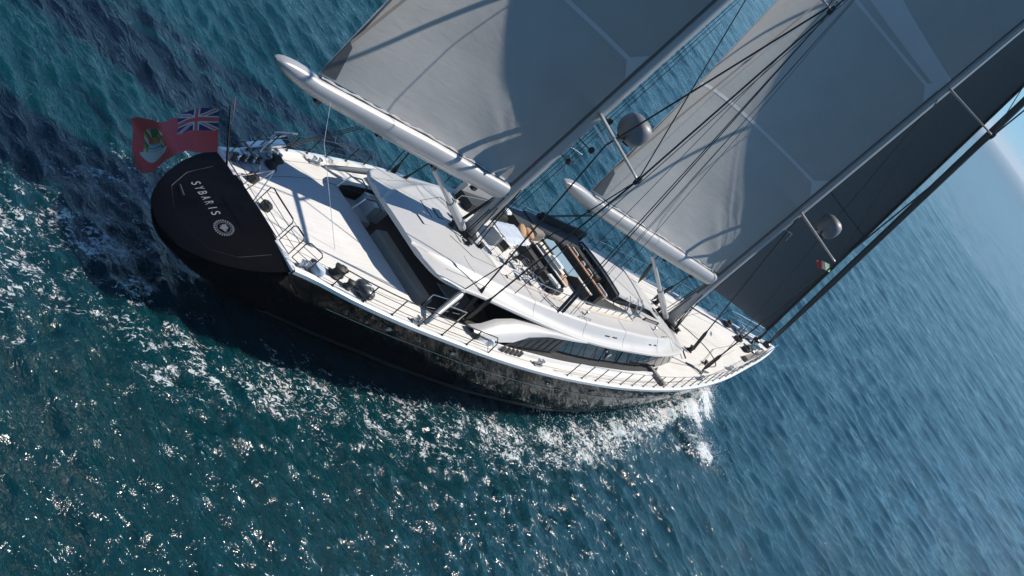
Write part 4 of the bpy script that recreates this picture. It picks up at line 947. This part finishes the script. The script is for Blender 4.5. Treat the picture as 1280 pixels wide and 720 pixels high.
mb = MB(); mb.prism([(-.9, -1.25), (.75, -1.35), (.95, 1.2), (-.6, 1.35)], .52, .56); obj('table_top', mb, 'teal_glass', t, bevel=.01)
for sx in (-1, 1):
    for sy in (-1, 1): mb = MB(); mb.tube([(sx * .55, sy * 1.0, 0), (sx * .55, sy * 1.0, .52)], .04, 6); obj('leg', mb, 'black_carbon', t)
st = None
for i, (x, y, tl, lb) in enumerate(((-11.4, 1.5, .5, 'tan round stool tipped beside the port sofa, aftmost of two'), (-10.55, 1.35, .15, 'tan round stool just ahead of the tipped one'), (-10.5, -1.85, .25, 'tan round stool alone by the teal glass table on the starboard side'))):
    if st is None:
        st = thing('stool', lb, 'stool', (x, y, FZ), 'tan stools on the flybridge')
        mb = MB(); mb.lathe((0, 0, .3), [(0, 0), (.3, 0), (.36, .05), (.36, .14), (.3, .19), (0, .2)], 18); obj('cushion', mb, 'tan_cushion', st, autosmooth=40)
        mb = MB(); mb.lathe((0, 0, 0), [(0, 0), (.24, 0), (.2, .1), (.24, .3), (0, .3)], 14); obj('base', mb, 'cream', st, autosmooth=40); c = st
    else: c = copy_tree(st); c['label'] = lb
    c.matrix_world = BOAT @ Matrix.Translation((x, y, FZ + .02 + .12 * tl)) @ Matrix.Rotation(tl, 4, 'X')
# white lounge cushions
for (x, y, sx, sy, rz, lb) in ((-12.0, 2.45, .8, .5, .2, 'white cushion on the aft port sofa'), (-11.2, -1.2, .5, .9, .1, 'white towel roll on the back of the starboard sofa'), (-12.3, -2.3, .5, .9, .25, 'striped white folded rug at the starboard rail by the dark sofa')):
    mb = MB(); mb.box((0, 0, .0), (sx, sy, .16)); tag(obj('cushion', mb, 'white_paint', None, bevel=.05), lb, 'cushion', loc=(x, y, FZ + (.92 if x == -11.2 else .5)), rz=rz)
# black lidded boxes along the stern rail
for i, (x, y, lb) in enumerate(((-32.1, 1.75, 'black six sided box on the stern deck, nearest the flag'), (-32.5, .15, 'black six sided box at the middle of the stern rail'), (-31.4, -2.55, 'small black box at the starboard end of the stern rail'))):
    s = (.25, .25, .17)[i]; mb = MB(); mb.lathe((0, 0, 0), [(0, 0), (s, 0), (s, s * 1.1), (s * .9, s * 1.25), (0, s * 1.25)], 6); o = tag(obj('storage_box', mb, 'black_matt', None), lb, 'box', 'black boxes at the stern', loc=(x, y, .055))
    mb = MB(); mb.lathe((0, 0, s * 1.26), [(0, 0), (s * .35, 0), (s * .3, .05), (0, .06)], 12); obj('lid', mb, 'boot_grey', o)
# covered rescue buoy by the starboard rail
t = thing('line_coil', 'grey covered round coil strapped inside the starboard aft rail', 'coil', (-28.6, -3.55, .06))
mb = MB(); mb.lathe((0, 0, 0), [(0, .0), (.42, 0), (.52, .12), (.5, .3), (.36, .42), (0, .46)], 20); obj('cover', mb, 'boot_grey', t, smooth=True)
mb = MB(); mb.tube([(-.5, .05, .2), (-.2, .0, .46), (.2, -.05, .46), (.5, -.1, .2)], .03, 5); mb.tube([(-.1, -.5, .2), (0, -.2, .46), (.1, .2, .46), (.1, .5, .2)], .03, 5); obj('strap', mb, 'white_paint', t)
mb = MB(); mb.lathe((0, 0, 0), [(0, 0), (.32, 0), (.34, .2), (.26, .32), (0, .34)], 14); tag(obj('fender_basket', mb, 'blue_cloth', None, autosmooth=40), 'pale round fender lying at the starboard stern corner', 'fender', loc=(-31.6, -3.0, .1))

# ------------------------------------------------------------------ flags (cloth meshes coloured face by face)
def flag_mesh(name, pos, nu, nv, colour, mats, label, cat, parent_like=None):
    mb = MB(); vs = [pos(i / nu, j / nv) for i in range(nu + 1) for j in range(nv + 1)]; fs = []; mi = []
    for i in range(nu):
        for j in range(nv):
            a = i * (nv + 1) + j; fs.append((a, a + 1, a + nv + 2, a + nv + 1)); mi.append(colour((i + .5) / nu, (j + .5) / nv))
    mb.v = [tuple(v) for v in vs]; mb.f = fs; mb.m = mi
    o = obj(name, mb, mats, None, smooth=True, recalc=False); tag(o, label, cat); return o
H0, H1 = CC + ray(273, 138) * 57.2, CC + ray(271, 192) * 58.0
FLY = [(0, 273, 138, 271, 192), (.18, 250, 137, 246, 193), (.33, 238, 140, 232, 190), (.5, 216, 150, 218, 196), (.65, 200, 156, 204, 205), (.8, 189, 152, 191, 217), (.92, 172, 148, 176, 219), (1, 163, 151, 167, 211)]
def ens(u, v):
    f = [np.interp(u, [r[0] for r in FLY], [r[k] for r in FLY]) for k in range(1, 5)]
    bulge = 1.1 * math.sin(u * 7.5 + v * 1.2) * u ** .6 + .45 * math.sin(u * 15 + v * 4) * u * .6
    d = 57.2 + v * .8 + u * .4 + bulge * .7
    px = f[0] * (1 - v) + f[2] * v + 1.5 * math.sin(v * 9 + u * 12) * u; py = f[1] * (1 - v) + f[3] * v
    return CC + ray(px, py) * d
def ensign(u, v):
    # 0 red 1 blue 2 white 3 green 4 gold 5 cyan ; union in the upper hoist quarter
    if u < .46 and v < .5:
        x, y = u / .46 * 2 - 1, v / .5 * 2 - 1
        if abs(x) < .11 or abs(y) < .19: return 0
        if abs(x) < .19 or abs(y) < .32: return 2
        q = abs(abs(x) - abs(y)); 
        return 0 if q < .07 else (2 if q < .2 else 1)
    x, y = (u - .76) / .17, (v - .5) / .34
    if x * x + y * y < 1:
        if y > .38: return 2
        if abs(x) < .5 and y > -.45:
            return (5 if int((y + 2) * 9) % 2 else 2) if y > -.1 else (4 if abs(x) < .25 else 0)
        if y < -.45 and abs(x) < .3: return 3
        return (3, 4, 2)[int((x * 3 + y * 2 + 9) * 2) % 3] if abs(x) < .72 else 0
    return 0
flag_mesh('ensign', ens, 130, 64, ensign, ['flag_red', 'flag_blue', 'flag_white', 'flag_green', 'flag_gold', 'flag_cyan'], 'big red ensign with union canton and crest streaming off the stern staff', 'flag')
def cour(u, v):
    p = CC + ray(1019 + 17 * u + 1.0 * v, 328 + 4 * v * 2.6 + u * 2.5 - 1.5 * math.sin(u * 5)) * (96 + .25 * math.sin(u * 8)); return p
flag_mesh('courtesy_flag', cour, 24, 12, lambda u, v: 0 if u < .33 else (2 if u < .66 else 3), ['flag_red', 'flag_blue', 'flag_white', 'flag_green'], 'small red, white and green flag flying under the forward mast spreader', 'flag')

# ------------------------------------------------------------------ spray thrown up at the bow
rng = random.Random(5); mb = MB()
def fleck(c, s):
    n = 5; a0 = rng.random() * 6; ax = Vector((rng.gauss(0, 1), rng.gauss(0, 1), rng.gauss(0, 1))).normalized(); b_ = ax.orthogonal().normalized(); d = ax.cross(b_)
    mb.add([c + ax * s * .6] + [c + (b_ * math.cos(a0 + k * 6.283 / n) + d * math.sin(a0 + k * 6.283 / n)) * s * rng.uniform(.6, 1.2) for k in range(n)] + [c - ax * s * .6], [(0, 1 + k, 1 + (k + 1) % n) for k in range(n)] + [(n + 1, 1 + (k + 1) % n, 1 + k) for k in range(n)])
for k in range(2600):
    x = rng.choice((rng.gauss(26.5, 2.6), rng.gauss(29, 1.6), rng.uniform(-6, 26))); w_ = hullwl(min(x, 30.8))
    y = -(w_ + abs(rng.gauss(.25, .7 if x > 15 else .9)) + .02); z = abs(rng.gauss(0, .38 if x > 20 else .14)) - .02 + (.45 * math.exp(-((x - 25) / 5.5) ** 2))
    fleck(Vector((x, y, z + .1)), rng.uniform(.015, .055))
for k in range(700):
    x = rng.gauss(20.5, 1.5); y = rng.gauss(-6.2, .9); fleck(Vector((x, y, .25 + abs(rng.gauss(0, .2)))), rng.uniform(.015, .05))
mat('spray_white', (.8, .82, .84), .6)
o = obj('bow_spray', mb, 'spray_white', None); o['kind'] = 'stuff'; o['label'] = 'white spray thrown up along the waterline at the bow'

# ------------------------------------------------------------------ thin sea haze round everything
mb = MB(); mb.box((0, 0, 36), (42000, 42000, 76))
me = bpy.data.meshes.new('haze'); me.from_pydata(mb.v, [], mb.f); hz = bpy.data.objects.new('haze', me); COL.objects.link(hz); hz['kind'] = 'stuff'
hm = bpy.data.materials.new('sea_haze'); hm.use_nodes = True; hn = hm.node_tree
hn.nodes.remove(hn.nodes['Principled BSDF']); pv = hn.nodes.new('ShaderNodeVolumePrincipled')
pv.inputs['Color'].default_value = (.78, .88, 1, 1); pv.inputs['Density'].default_value = HAZE_D; pv.inputs['Anisotropy'].default_value = .2
hn.links.new(pv.outputs[0], hn.nodes['Material Output'].inputs['Volume']); me.materials.append(hm)
